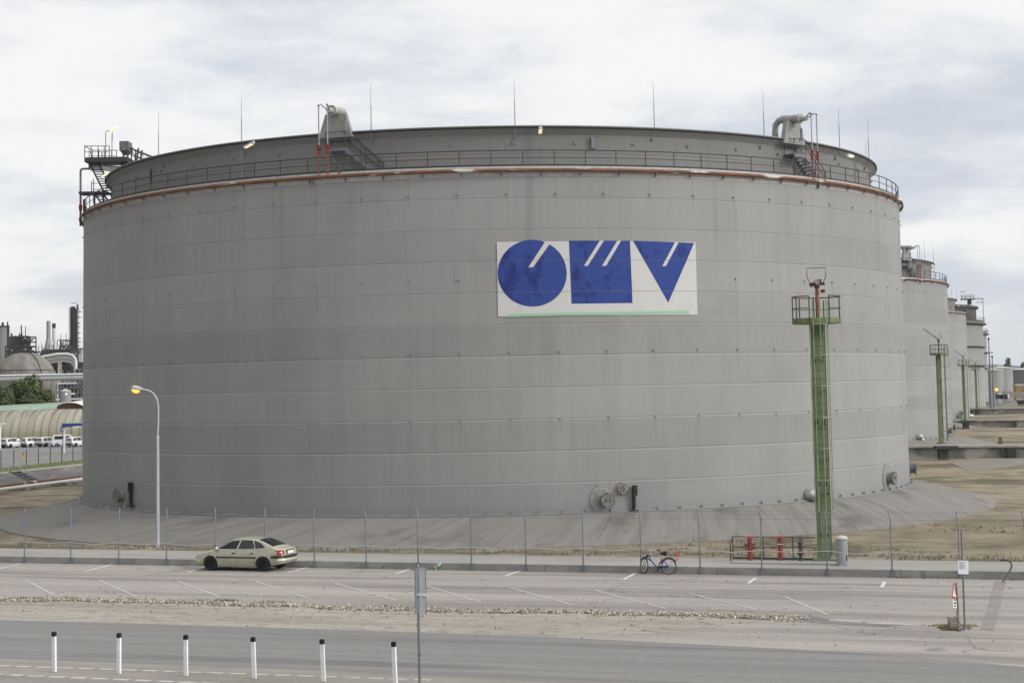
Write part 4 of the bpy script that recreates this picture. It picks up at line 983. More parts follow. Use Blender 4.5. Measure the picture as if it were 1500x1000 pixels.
    for sy in (1, -1):
        if kind == 'sedan':
            parts += [win([(.98, .965), (.02, .975), (-.10, 1.345), (.25, 1.32), (.47, 1.235), (.78, 1.08)], sy), win([(-.07, .975), (-.86, .99), (-.86, 1.10), (-.72, 1.335), (-.18, 1.35)], sy), win([(-.94, 1.0), (-1.40, 1.03), (-1.36, 1.08), (-1.18, 1.22), (-.92, 1.31), (-.80, 1.33)], sy)]
        else:
            parts += [win([(.90, 1.0), (.0, 1.0), (-.05, 1.5), (.25, 1.48), (.5, 1.36)], sy), win([(-.1, 1.0), (-.95, 1.02), (-.95, 1.5), (-.15, 1.51)], sy), win([(-1.03, 1.03), (-1.85, 1.05), (-1.75, 1.4), (-1.6, 1.47), (-1.03, 1.5)], sy)]
    cutg = []
    def sheetwin(x0, x1, w_, name):
        m = MB(); vs = []; K = 7; J = 7
        for i in range(K):
            f = i/(K-1); x = x0*(1-f)+x1*f; z = top(x)+.02
            for j in range(J):
                g = -1+2*j/(J-1); ww = ghw(x, top(x)-.03)*w_
                vs.append((x, g*ww, z+.012*(1-g*g)-.004*abs(g)))
        fs = [(i*J+j, i*J+j+1, (i+1)*J+j+1, (i+1)*J+j) for i in range(K-1) for j in range(J-1)]
        cutg.append((vs, J, K)); m.add(vs, fs); ob = m.build(name, G['glass'], smooth=60)
        return (name, ob)
    if kind == 'sedan': parts += [sheetwin(-1.74, -.98, .86, 'rear_window'), sheetwin(.34, 1.10, .9, 'windscreen')]
    else:
        m = MB(); m.add([(-2.075, .60, 1.08), (-2.075, -.60, 1.08), (-1.985, -.56, 1.42), (-1.985, .56, 1.42)], [(0, 1, 2, 3)])
        m.v = [(x-.03, y, z+.0) for x, y, z in m.v]; parts += [('rear_window', m.build('rear_window', G['glass'], smooth=0)), sheetwin(.4, 1.02, .9, 'windscreen')]
    cm = MB()
    for pl in cutp:
        n_ = len(pl); vs = [a for a, b in pl]+[b for a, b in pl]
        cm.add(vs, [tuple(range(n_))[::-1], tuple(range(n_, 2*n_))]+[(i, (i+1) % n_, n_+(i+1) % n_, n_+i) for i in range(n_)])
    for vs, J, K in cutg:
        c4 = [Vector(vs[0]), Vector(vs[J-1]), Vector(vs[K*J-1]), Vector(vs[(K-1)*J])]; nn_ = (c4[1]-c4[0]).cross(c4[2]-c4[0]).normalized()*.14
        g_ = sum(c4, Vector())/4; c4 = [g_+(q_-g_)*.97 for q_ in c4]
        cm.prism([q_-nn_ for q_ in c4], nn_*2)
    cu2 = cm.build('cutter', G['black'])
    sd = roof.modifiers.new('s', 'SOLIDIFY'); sd.thickness = .03; sd.offset = -1
    md = roof.modifiers.new('b', 'BOOLEAN'); md.operation = 'DIFFERENCE'; md.object = cu2; md.solver = 'EXACT'
    dg = bpy.context.evaluated_depsgraph_get(); new = bpy.data.meshes.new_from_object(roof.evaluated_get(dg)); roof.modifiers.clear()
    roof.data = new; new.name = 'roof'; bpy.data.objects.remove(cu2)
    new.polygons.foreach_set('use_smooth', [True]*len(new.polygons)); new.set_sharp_from_angle(angle=rad(35))
    for i, x in enumerate(wx):
        for sy in (1, -1):
            m = MB(); prof_ = [(.20, -.09), (.28, -.10), (.308, -.085), (.315, -.05), (.315, .05), (.308, .085), (.28, .10), (.20, .09)]
            m.lathe(prof_, (x, sy*.74, .315), 28, M=Matrix.Rotation(pi/2, 3, 'X')); m.cyl((x, sy*.70, .315), (x, sy*.78, .315), .21, .21, 20); ty = m.build('tyre', G['rubber'])
            m = MB(); m.lathe([(.01, .07), (.07, .075), (.10, .05), (.18, .06), (.205, .085), (.215, .08)], (x, sy*.74, .315), 20, M=Matrix.Rotation(pi/2*sy, 3, 'X'))
            for k in range(7): a = 2*pi*k/7; m.beam((x+.06*cos(a), sy*.815, .315+.06*sin(a)), (x+.19*cos(a), sy*.815, .315+.19*sin(a)), .035, .02)
            rm = m.build('rim', G['wheel cover'])
            parts += [('wheel', ty, rm)]
    for sy in (1, -1):
        w_ = hw(1.0)
        if kind == 'sedan':
            m = MB(); m.box((-.0, sy*(hw(0)+.005), .605), (2.0, .03, .055)); parts.append(('side_moulding', m.build('side_moulding', G['black'])))
            for x0, x1 in ((.95, .60), (-.03, .0), (-.90, -.9)):
                m = MB(); m.tube([(x0, sy*(hw(x0)+.001), .36), (x1-.0 if x0 < .5 else x0-.02, sy*(hw(x0)+.001), .62), ((x0+.02 if x0 > .5 else x1), sy*(hw(x0)*.955), .90)], .006, 4); parts.append(('door_seam', m.build('door_seam', G['black'])))
            for x in (.12, -.78): m = MB(); m.box((x, sy*(hw(x)+.0), .79), (.15, .03, .045)); parts.append(('door_handle', m.build('door_handle', G['black'])))
        m = MB(); m.lathe([(.01, .10), (.07, .085), (.09, 0), (.06, -.09), (.01, -.1)], (.93, sy*(w_+.08), 1.0), 12, M=Matrix.Rotation(pi/2*sy, 3, 'X') @ Matrix.Scale(1.0, 3)); m.beam((.93, sy*(w_-.08), .965), (.93, sy*(w_+.05), .97), .1, .05); parts.append(('mirror', m.build('mirror', body.data.materials[0])))
        if kind == 'sedan':
            m = MB(); m.prism([(-2.255, sy*.55, .72), (-2.25, sy*.60, .93), (-2.16, sy*.77, .95), (-1.95, sy*.828, .93), (-1.98, sy*.83, .76), (-2.17, sy*.775, .70)], (-.012, sy*.012, 0)); parts.append(('tail_light', m.build('tail_light', G['tail lamp'])))
            m = MB(); m.prism([(-2.02, sy*.835, .80), (-1.97, sy*.845, .80), (-1.96, sy*.843, .87), (-2.03, sy*.83, .87)], (-.004, sy*.012, 0)); parts.append(('indicator', m.build('indicator', G['lamp clear'])))
            m = MB(); m.prism([(2.12, sy*.45, .58), (2.11, sy*.46, .68), (1.98, sy*.72, .71), (1.86, sy*.785, .71), (1.92, sy*.775, .60), (2.05, sy*.70, .57)], (.03, sy*.012, 0)); parts.append(('headlight', m.build('headlight', G['lamp clear'])))
        else:
            m = MB(); m.prism([(-2.135, sy*.60, .72), (-2.13, sy*.62, 1.0), (-2.02, sy*.825, 1.0), (-2.03, sy*.82, .75)], (-.012, sy*.01, 0)); parts.append(('tail_light', m.build('tail_light', G['tail lamp'])))
    m = MB()
    if kind == 'sedan':
        m.tube([(-1.75, .845, .645), (-2.05, .81, .645), (-2.22, .67, .645), (-2.285, .45, .645), (-2.29, 0, .645), (-2.285, -.45, .645), (-2.22, -.67, .645), (-2.05, -.81, .645), (-1.75, -.845, .645)], .055, 8); parts.append(('bumper_strip', m.build('bumper_strip', G['black'])))
        m = MB(); m.box((-2.262, 0, .82), (.03, .54, .13)); parts.append(('number_plate', m.build('number_plate', G['white paint'])))
        m = MB(); m.box((-2.25, 0, .83), (.03, .68, .2)); parts.append(('plate_recess', m.build('plate_recess', G['black'])))
        m = MB(); m.tube([(-2.0, .79, .50), (-2.2, .66, .5), (-2.285, .4, .5), (-2.29, 0, .5), (-2.285, -.4, .5), (-2.2, -.66, .5), (-2.0, -.79, .5)], .085, 8); parts.append(('rear_bumper', m.build('rear_bumper', body.data.materials[0])))
        m = MB(); m.tube([(1.85, .79, .42), (2.05, .72, .42), (2.18, .5, .42), (2.235, 0, .42), (2.18, -.5, .42), (2.05, -.72, .42), (1.85, -.79, .42)], .09, 8); parts.append(('front_bumper', m.build('front_bumper', body.data.materials[0])))
        m = MB(); m.box((.12, 0, .55), (2.4, 1.2, .3))
        for x, y in ((.1, .36), (.1, -.36), (-.75, .36), (-.75, -.36)):
            m.box((x-.05, y, .9), (.16, .46, .5)); m.tube([(x-.06, y, 1.15), (x-.08, y, 1.30)], .12, 8)
        parts.append(('seat', m.build('seat', G['steel dark'])))
    else:
        m.tube([(-1.9, .83, .48), (-2.1, .70, .48), (-2.16, .4, .48), (-2.16, -.4, .48), (-2.1, -.7, .48), (-1.9, -.83, .48)], .13, 8); parts.append(('rear_bumper', m.build('rear_bumper', G['black'])))
        m = MB(); m.box((-2.07, -.05, 1.2), (.1, .17, .24)); parts.append(('sticker', m.build('sticker', G['tail lamp'])))
        m = MB(); m.box((-2.145, 0, .78), (.03, .5, .12)); parts.append(('number_plate', m.build('number_plate', G['steel light'])))
    return parts
G['wheel cover'] = plain('wheel cover', (.03, .03, .031), .5)
def car(kind, label, loc, rz, group=None):
    r = thing('parked_car', label, 'car', (0, 0, 0), group)
    for p_ in car_mesh(kind):
        if p_[0] == 'wheel':
            p_[1].parent = r; p_[1].name = 'tyre'
            p_[2].parent = p_[1]
        else: p_[1].parent = r
    r.location = loc; r.rotation_euler = (0, 0, rz); return r
fw, rw = gp(307.5, 835.6), gp(386.5, 837.2); d = fw-rw; ang = math.atan2(d.y, d.x); left = Vector((-sin(ang), cos(ang), 0))
mid = (fw+rw)/2-left*.78
car('sedan', 'pale olive-gold hatchback parked alone beside the fence', Vector((mid.x, mid.y, .014)), ang)
cw_ = car('wagon', 'x', (0, 0, 0), 0, 'white cars parked in front of the ribbed hall')
wl = ['white parked estate second from the left in front of the ribbed hall', 'white car with wide gap round it, middle of the row before the ribbed hall', 'white estate just left of the white van by the ribbed hall', 'white car at the right end of the row, cut off by the near tank', 'white car at the left picture edge, mostly cropped']
for i, (px, py, ry, lab) in enumerate([(20, 655.5, 57, wl[0]), (51, 654.5, 48, wl[1]), (72, 654, 56, wl[2]), (115, 654, 57, wl[3]), (-2, 656, 50, wl[4])]):
    c = cw_ if i == 0 else copy_tree(cw_); c.location = gp(px, py); c.rotation_euler = (0, 0, rad(ry)); c['label'] = lab
# van in the row
r = thing('parked_van', 'taller white van in the row of white cars before the ribbed hall', 'van', (0, 0, 0))
m = MB(); m.prism([(-2.0, -.85, .35), (-2.0, -.85, 1.2), (-1.9, -.82, 1.95), (.7, -.82, 1.98), (1.3, -.84, 1.35), (2.1, -.85, 1.1), (2.25, -.85, .45)], (0, 1.7, 0)); m.build('body', G['car white'], r)
for sy in (-1, 1):
    for pl in ([(.55, 1.75), (1.1, 1.3), (.1, 1.25), (.1, 1.75)], [(-.1, 1.75), (-.1, 1.25), (-1.7, 1.25), (-1.7, 1.75)]):
        m = MB(); m.prism([(x, sy*.855, z) for x, z in pl], (0, sy*.01, 0)); m.build('side_window', G['glass'], r)
    for x in (1.35, -1.3):
        m = MB(); m.cyl((x, sy*.66, .33), (x, sy*.88, .33), .33, .33, 20); w_ = m.build('wheel', G['rubber'], r); m = MB(); m.cyl((x, sy*.86, .33), (x, sy*.89, .33), .18, .18, 14); m.build('rim', G['steel grey'], w_)
m = MB(); m.prism([(-1.96, -.7, 1.25), (-1.96, .7, 1.25), (-1.90, .66, 1.8), (-1.90, -.66, 1.8)], (-.03, 0, 0)); m.build('rear_window', G['glass'], r)
m = MB(); m.box((-2.02, 0, .45), (.1, 1.66, .28)); m.build('rear_bumper', G['black'], r)
r.location = gp(96, 654); r.rotation_euler = (0, 0, rad(14))

# ------------------------------------------------------------------ bicycle
def bike():
    r = thing('bicycle', 'blue step-through city bicycle leaning against the low wall', 'bicycle', (0, 0, 0))
    WR = .335; fx = 1.08
    def wheel(cx, rz=0):
        Mr = Matrix.Rotation(rz, 3, 'Z'); c = Vector((cx, 0, WR)); P_ = lambda x, y, z: c+Mr @ Vector((x, y, z))
        m = MB(); m.tube([P_(.315*cos(a), 0, .315*sin(a)) for a in [2*pi*i/36 for i in range(36)]], .021, 7, True); ty = m.build('wheel', G['rubber'], r)
        m = MB(); m.tube([P_(.29*cos(a), 0, .29*sin(a)) for a in [2*pi*i/36 for i in range(36)]], .011, 5, True)
        m.cyl(P_(0, -.05, 0), P_(0, .05, 0), .03, .03, 10)
        for k in range(18):
            a = 2*pi*k/18; m.tube([P_(.02*cos(a+.6), (.03 if k % 2 else -.03), .02*sin(a+.6)), P_(.29*cos(a), 0, .29*sin(a))], .0035, 3)
        m.build('spokes', G['steel light'], ty)
    wheel(0); wheel(fx, rad(-42))
    m = MB(); bb_ = Vector((.46, 0, .29)); hd = Vector((.86, 0, .62)); ht = Vector((.83, 0, .80)); se = Vector((.30, 0, .68)); ax = Vector((0, 0, WR))
    m.tube([hd, (.76, 0, .52), (.65, 0, .40), (.55, 0, .32), bb_], .03, 8); m.tube([bb_, se], .02, 8); m.tube([hd-Vector((-.01, 0, .06)), ht], .024, 8)
    for y in (-.05, .05): m.tube([bb_+Vector((0, y*.5, 0)), ax+Vector((0, y, 0))], .013, 6); m.tube([se+Vector((0, y*.3, -.08)), ax+Vector((0, y, 0))], .011, 6)
    m.build('frame', plain('bike blue', (.028, .055, .22), .35), r)
    m = MB(); Mr = Matrix.Rotation(rad(-42), 3, 'Z')
    for y in (-.05, .05): m.tube([hd+Mr @ Vector((0, y*.6, -.02)), Vector((fx-.02, 0, .7))+Mr @ Vector((-.05, y, -.06)), Vector((fx, 0, WR))+Mr @ Vector((0, y, 0))], .012, 6)
    m.tube([Vector((fx, 0, WR))+Mr @ Vector((.36*cos(a), 0, .36*sin(a))) for a in [rad(20+i*10) for i in range(12)]], .02, 5); m.build('fork', G['black'], r)
    m = MB(); m.tube([se-Vector((.0, 0, .04)), (.265, 0, .83)], .014, 6); m.build('seat_post', G['aluminium'], r)
    m = MB(); m.tube([(.10, 0, .86), (.2, 0, .865), (.3, 0, .855), (.42, 0, .845)], .05, 8, False, 0, [.085, .09, .05, .025]); m.build('saddle', G['black'], r)
    m = MB(); hb = Vector((.82, 0, .96)); m.tube([ht, hb], .016, 6); m.tube([hb+Mr @ Vector((-.2, .30, .03)), hb+Mr @ Vector((-.06, .22, .05)), hb+Mr @ Vector((.03, .08, .01)), hb, hb+Mr @ Vector((.03, -.08, .01)), hb+Mr @ Vector((-.06, -.22, .05)), hb+Mr @ Vector((-.2, -.30, .03))], .012, 6)
    h_ = m.build('handlebar', G['aluminium'], r)
    for sy in (-1, 1): m = MB(); m.tube([hb+Mr @ Vector((-.10, sy*.245, .04)), hb+Mr @ Vector((-.24, sy*.315, .025))], .022, 6); m.build('grip', G['black'], h_)
    m = MB(); m.cyl((.93, -.02, .73), (1.0, -.06, .73), .05, .06, 10); m.build('headlight', G['black'], r)
    m = MB()
    for y in (-.06, .06): m.tube([(.24, y, .70), (-.33, y, .74)], .008, 5); m.tube([(-.25, y, .735), (0, y*.9, WR)], .007, 5)
    for x in (.1, -.05, -.2): m.beam((x, -.06, .73), (x, .06, .73), .02, .012)
    m.tube([(.22, 0, .80), (.0, 0, .87), (-.25, 0, .86)], .006, 4); m.build('rack', G['steel light'], r)
    m = MB(); m.tube([(.36*cos(a), 0, WR+.36*sin(a)) for a in [rad(20+i*12) for i in range(12)]], .022, 5); m.build('mudguard', G['black'], r)
    m = MB(); m.box((-.36, 0, .62), (.05, .07, .07)); m.build('rear_light', G['tail lamp'], r)
    m = MB(); m.lathe([(.01, .0), (.05, .02), (.055, .12), (.02, .2)], (-.33, 0, .74), 8); m.build('red_cup', plain('red plastic', (.5, .02, .02), .4), r)
    m = MB(); m.prism([(.52, -.05, .33), (.52, -.05, .24), (0, -.05, .29), (-.03, -.05, .34), (0, -.05, .38)], (0, -.012, 0)); m.build('chain_guard', plain('guard blue', (.04, .075, .25), .4), r)
    m = MB(); m.cyl(bb_+Vector((0, -.07, 0)), bb_+Vector((0, .07, 0)), .02, .02, 8); m.beam(bb_+Vector((0, -.08, 0)), bb_+Vector((.09, -.08, -.14)), .02, .025); m.box(bb_+Vector((.10, -.13, -.15)), (.09, .09, .03)); m.beam(bb_+Vector((0, .08, 0)), bb_+Vector((-.09, .08, .14)), .02, .025); m.box(bb_+Vector((-.10, .13, .15)), (.09, .09, .03)); m.build('crank', G['steel dark'], r)
    m = MB(); m.tube([(.40, .06, .30), (.60, .14, .02)], .01, 5); m.build('kickstand', G['black'], r)
    return r
bk = bike(); a = gp(979.5, 841.3); b = gp(942, 840.2); d = b-a; bk.location = Vector((a.x, a.y, .01)); bk.rotation_euler = Euler((0, 0, math.atan2(d.y, d.x)), 'XYZ')
bk.rotation_euler = (Matrix.Rotation(math.atan2(d.y, d.x), 3, 'Z') @ Matrix.Rotation(rad(7), 3, 'X')).to_euler()
p = gp(643, 833.5)-N*.25
m = MB(); rr2 = random.Random(4)
vs = []
for i in range(9):
    for j in range(10):
        a = 2*pi*j/10; f = i/8; rr_ = (.13*math.sin(pi*min(1, f*.9+.08))+.01)*rr2.uniform(.75, 1.25)
        vs.append(p+Vector((rr_*cos(a)*.8+.22*(f-.35)-.05*sin(f*6), rr_*sin(a)*.5-.1, .02+.34*f)))
m.add(vs, [(i*10+j, i*10+(j+1) % 10, (i+1)*10+(j+1) % 10, (i+1)*10+j) for i in range(8) for j in range(10)]+[tuple(range(10))[::-1], tuple(80+j for j in range(10))])
t_ = NT('bag plastic'); x = t_.n('SeparateXYZ'); t_.l(t_.obj(), x.inputs[0]); nz = t_.noise(t_.obj(), 9, 2)
col = t_.mix(t_.ramp(x.outputs[2], .2, .27), t_.mix(t_.ramp(nz, .48, .56), (.52, .62, .12), (.06, .10, .08)), (.30, .47, .68))
tag(m.build('plastic_bag', t_.out(col, .35), origin=p, smooth=50), 'crumpled green and blue plastic bag lying against the low wall', 'plastic bag')

# ------------------------------------------------------------------ bollards
bl = [(80, 984.5, 928), (174.5, 987, 930.5), (272.7, 990.5, 933), (373, 994.5, 936), (474.5, 998.8, 938.5), (579.5, 1003.5, 944)]
names = ['leftmost white bollard with black cap by the road edge', 'second white black-capped bollard from the left', 'third white black-capped bollard from the left', 'fourth white black-capped bollard, third from the right end', 'fifth white black-capped bollard from the left', 'rightmost white black-capped bollard, next to the tall sign pole']
b0 = None
for (px, py, pt), lab in zip(bl, names):
    p = gp(px, py)
    if b0 is None:
        b0 = thing('bollard', lab, 'bollard', (0, 0, 0), 'white bollards along the road edge')
        m = MB(); P_ = [(-.055, -.045), (.055, -.045), (.042, .045), (-.042, .045)]; m.prism([(x, y, 0) for x, y in P_], (0, 0, 1.0)); m.build('post', G['bollard white'] if 'bollard white' in G else nmat('bollard white', (.74, .75, .78), (.62, .62, .64), (2, 2, 2), 5, .6, c3=(.4, .36, .3), sc3b=(2, 2, 8), lo3=.66, hi3=.8), b0, smooth=0)
        m = MB(); m.prism([(x*1.12, y*1.12, 1.0) for x, y in P_], (0, 0, .10)); m.add([(x*1.12, y*1.12, 1.1) for x, y in P_]+[(x*.9, y*.9, 1.13) for x, y in P_], [(0, 1, 5, 4), (1, 2, 6, 5), (2, 3, 7, 6), (3, 0, 4, 7), (4, 5, 6, 7)]); m.build('cap', G['black'], b0, smooth=0)
        c = b0
    else: c = copy_tree(b0)
    c.location = Vector((p.x, p.y, .024)); c['label'] = lab; c.rotation_euler = (0, rad(random.uniform(-2.2, 1.6)), UA+random.uniform(-.15, .15))

# ------------------------------------------------------------------ signs in front
YS = 44.0
p = dp(615.5, 1034, YS); p.z = 0
r = thing('road_sign', 'tall grey pole with a road sign seen from behind, right of the bollards', 'sign', p)
t = dp(611.8, 829, YS); m = MB(); m.cyl(p, Vector((t.x, YS, t.z)), .038, .038, 10); m.cyl(Vector((t.x, YS, t.z)), Vector((t.x, YS, t.z+.06)), .05, .03, 8); m.box(Vector((p.x, YS, dp(615, 957, YS).z)), (.1, .1, .05)); m.build('pole', G['galvanised'], r)
def plate(x0, x1, y0, y1, dy0, dy1, name, mat):
    a, b = dp(x0, y0, YS+dy0), dp(x1, y0+.6, YS+dy1); c, d = dp(x1+1.0, y1, YS+dy1), dp(x0+1, y1-1, YS+dy0)
    m = MB(); m.prism([a, b, c, d], (.012, -.02, 0)); return m.build(name, mat, r, smooth=0)
g_back = plain('sign back', (.27, .275, .285), .5, .3, v=.12)
s1 = plate(609.2, 622.2, 832, 898, -.10, .75, 'sign_plate', g_back)
m = MB(); a = dp(608.4, 831.5, YS-.13); b = dp(609.4, 897.5, YS-.13); m.beam(a, b, .05, .05); a = dp(622.6, 832.5, YS+.76); b = dp(623.6, 898.5, YS+.76); m.beam(a, b, .05, .05); a = dp(608.6, 831.8, YS-.1); b = dp(622.4, 832.6, YS+.75); m.beam(a, b, .05, .05); m.build('plate_edge', plain('sign edge', (.2, .205, .21), .5), r)
m = MB(); m.beam(dp(608, 869.5, YS-.14), dp(623.6, 871, YS+.7), .05, .05); m.box((t.x, YS-.06, dp(612, 870, YS).z), (.14, .14, .06)); m.build('clamp', G['steel light'], r)
# notice on a thin pole
p = gp(1413.5, 922); Yn = p.y
r = thing('notice_post', 'thin grey pole carrying a white paper notice beside the warning sign', 'sign', p)
t = dp(1408.2, 776, Yn); m = MB(); m.cyl(p, t, .035, .03, 10); m.cyl(p, p+Vector((0, 0, .06)), .1, .05, 10); m.beam(p+Vector((0, 0, .02)), p+Vector((-.35, -.1, .45)), .03, .03); m.build('pole', G['galvanised'], r)
m = MB(); a, b, c, d = dp(1403.2, 820.5, Yn-.05), dp(1418.3, 820.8, Yn-.05), dp(1418.8, 840.5, Yn-.05), dp(1403.6, 840.2, Yn-.05); m.prism([a, b, c, d], (0, .015, 0)); nb = m.build('notice', plain('notice white', (.70, .72, .76), .6, v=.04), r, smooth=0)
m = MB()
for i in range(7):
    y = 822.5+i*1.6; x1 = 1415.5-(i*37 % 5); a = dp(1405.5, y, Yn-.056); b = dp(x1, y, Yn-.056); m.beam(a, b, .003, .022 if i else .04, up=(0, 0, 1))
m.build('print_line', plain('print grey', (.50, .51, .54), .6), nb)
# warning sign turned almost edge on
p = gp(1405, 924.5); Yw = p.y
r = thing('warning_sign', 'red bordered triangular warning sign turned sideways on a short weathered post', 'sign', p)
m = MB(); t = dp(1400.5, 853, Yw); m.tube([p, dp(1402.5, 880, Yw), t], .03, 8); m.beam(p+Vector((0, -.02, 0)), dp(1402, 895, Yw-.02), .07, .05); m.build('post', plain('post rust', (.22, .17, .15), .7, v=.4), r)
def tri(a, b, c, k, off):
    g = (a+b+c)/3; return [g+(q-g)*k+off for q in (a, b, c)]
a, b, c = dp(1397.2, 852, Yw-.06), dp(1402.3, 878.2, Yw+.45), dp(1394.4, 874.4, Yw-.6); nn = (b-a).cross(c-a).normalized()
if nn.dot(EYE-a) < 0: nn = -nn
m = MB(); m.prism(tri(a, b, c, 1, Vector()), -nn*.012); m.build('triangle_plate', plain('sign red', (.42, .03, .03), .5), r, smooth=0)
m = MB(); m.prism(tri(a, b, c, .66, nn*.003), nn*.003); m.build('triangle_face', G['white paint'], r, smooth=0)
g = (a+b+c)/3; hor = (b-c).normalized(); m = MB(); q = g+nn*.008; m.box(q+Vector((0, 0, .05)), (.04, .004, .2), math.atan2(hor.y, hor.x)); m.box(q+Vector((0, 0, -.10)), (.04, .004, .05), math.atan2(hor.y, hor.x)); m.build('mark', G['black'], r)
m = MB(); m.prism([dp(1396, 879, Yw-.3), dp(1401.4, 880.5, Yw+.25), dp(1401.8, 890.5, Yw+.25), dp(1396.4, 889, Yw-.3)], nn*-.01); m.prism([q_+nn*.004 for q_ in (dp(1397, 881, Yw-.22), dp(1400.4, 882, Yw+.15), dp(1400.6, 884, Yw+.15), dp(1397.2, 883, Yw-.22))], nn*.003, 1); m.prism([q_+nn*.004 for q_ in (dp(1397, 885.4, Yw-.22), dp(1399.8, 886.2, Yw+.1), dp(1400, 888, Yw+.1), dp(1397.2, 887.2, Yw-.22))], nn*.003, 1); m.build('small_plate', [G['white paint'], G['black']], r, smooth=0)
gb = nmat('block concrete', (.30, .285, .25), (.2, .19, .165), (3, 3, 3), 5, .95)
for px, py, zz_, sz, rz, lab in ((1396.5, 918, .10, (.27, .24, .15), .15, 'lower grey concrete block weighting the warning sign'), (1395.5, 918, .255, (.28, .22, .15), -.12, 'upper concrete block stacked at the foot of the warning sign')):
    p = gp(px, py); m = MB(); m.box(p+Vector((0, 0, zz_)), sz, rz); m.box(p+Vector((.02, 0, zz_)), (sz[0]*.4, sz[1]+.02, sz[2]*.5), rz)
    tag(m.build('concrete_block', gb, origin=p, smooth=0), lab, 'block', 'blocks weighting the warning sign')
gw = nmat('weathered wood', (.16, .11, .075), (.09, .065, .05), (6, 1.5, 6), 5, .9)
for (x0, y0, x1, y1, lab) in ((1374, 919.5, 1402, 921.5, 'longest weathered plank lying left under the warning sign'), (1378, 922.5, 1408, 923.5, 'weathered plank in front under the blocks of the warning sign'), (1404, 923, 1421, 920.5, 'short reddish plank lying right of the warning sign post')):
    a, b = gp(x0, y0), gp(x1, y1); m = MB(); m.beam(a+Vector((0, 0, .03)), b+Vector((0, 0, .045)), .13, .045); tag(m.build('plank', gw, origin=a, smooth=0), lab, 'plank', 'planks under the warning sign')
# hose sticking up over the low wall
pts = [gp(1468, 856)+Vector((0, .0, .02))]; Yh = gp(1468, 852).y
hp = [dp(1469, 852, Yh-.1), dp(1472, 846, Yh+.05), dp(1478, 838, Yh+.2), dp(1482, 830, Yh+.3), dp(1481, 823.5, Yh+.35), dp(1476, 820, Yh+.4), dp(1464, 819.3, Yh+.5)]
m = MB(); m.tube(hp, .035, 8); tag(m.build('hose', plain('hose black', (.06, .062, .068), .6), origin=gp(1468, 854)), 'black hose bending up over the low wall at right', 'hose')
# small dark sign far right on the field
p = gp(1464.5, 664, FIELD); r = thing('field_sign', 'tiny dark sign on a stake in the dry grass at right', 'sign', p)
Yq = p.y; m = MB(); m.cyl(p, Vector((p.x, Yq, dp(1465, 640, Yq).z)), .04, .04, 6); m.build('stake', G['steel grey'], r)
m = MB(); a = dp(1465, 642, Yq); m.box((a.x, Yq-.06, a.z), (.45, .05, .4)); a = dp(1465, 647.5, Yq); m.box((a.x, Yq-.06, a.z), (.6, .05, .45)); m.build('board', plain('board olive', (.09, .10, .07), .7), r)

# ------------------------------------------------------------------ left side: bund, pipes, car park, hall
def bline(off, t0, t1, z, w_, mat, name, label, zfn=None):
    m = MB(); n = 24
    for i in range(n):
        ta = t0+(t1-t0)*i/n; tb = t0+(t1-t0)*(i+1)/n; a0, b0_ = bund_s(ta)+off, bund_s(tb)+off
        m.quad(S(a0, ta, z), S(a0+w_, ta, z), S(b0_+w_, tb, z), S(b0_, tb, z))
    return tag(m.build(name, mat, smooth=0), label, kind='structure')
m = MB(); n = 60
for i in range(n):
    ta = 84+(300-84)*i/n; tb = 84+(300-84)*(i+1)/n; a0, b0_ = bund_s(ta), bund_s(tb)
    m.quad(S(a0+.05, ta, .02), S(a0+3.5, ta, FIELD+.03), S(b0_+3.5, tb, FIELD+.03), S(b0_+.05, tb, .02))
tag(m.build('bund_slope', nmat('slope asphalt', (.13, .125, .12), (.095, .09, .086), (.3, .3, 1), 6, .9, c3=(.19, .18, .165), sc3b=(.5, .12, .5), lo3=.55, hi3=.7), smooth=0), 'dark asphalt slope at the left edge of the tank field', kind='structure')
bline(-1.8, 84, 300, .03, 1.85, G['path'], 'bund_path', 'pale concrete strip on top of the left slope')
bline(-7.6, 84, 300, .02, 5.8, nmat('verge grass', (.085, .105, .03), (.125, .125, .045), (.6, .6, .6), 7, .95, c3=(.2, .16, .08), sc3b=(.3, .3, .3), lo3=.58, hi3=.72), 'verge_grass', 'green grass strip beside the car park')
grass('verge_blades', [(S(bund_s(t)-2.8-random.random()*4.2, t, .02), 1.1, 34) for t in [150+i*.8 for i in range(60)]], 'green grass blades on the strip beside the car park', .16, (.075, .10, .028), (.12, .12, .045), 8)
bline(-90, 84, 300, .012, 82.4, G['road'], 'car_park', 'grey car park on the left in front of the ribbed hall')
# pipes along the slope foot
for off, z, rr_, mat, lab in ((5.0, .62+FIELD, .17, G['orange pipe'], 'rust red pipe running along the foot of the left slope'), (5.9, .42+FIELD, .17, G['white pipe'], 'white pipe running beside the rust red one')):
    m = MB(); m.tube([S(bund_s(t)+off, t, z) for t in range(100, 300, 8)], rr_, 10); 
    tag(m.build('ground_pipe', mat, origin=S(bund_s(160)+off, 160, FIELD)), lab, 'pipe', 'pipes along the foot of the left slope')
for t in range(110, 300, 9):
    m = MB(); m.box(S(bund_s(t)+5.4, t, FIELD+.12), (2.2, 1.6, .3), UA); tag(m.build('pipe_sleeper', G['bund face'], origin=S(bund_s(t)+5.4, t, FIELD), smooth=0), 'low dark concrete sleeper carrying the red and white pipes', 'sleeper', 'sleepers under the left pipes')
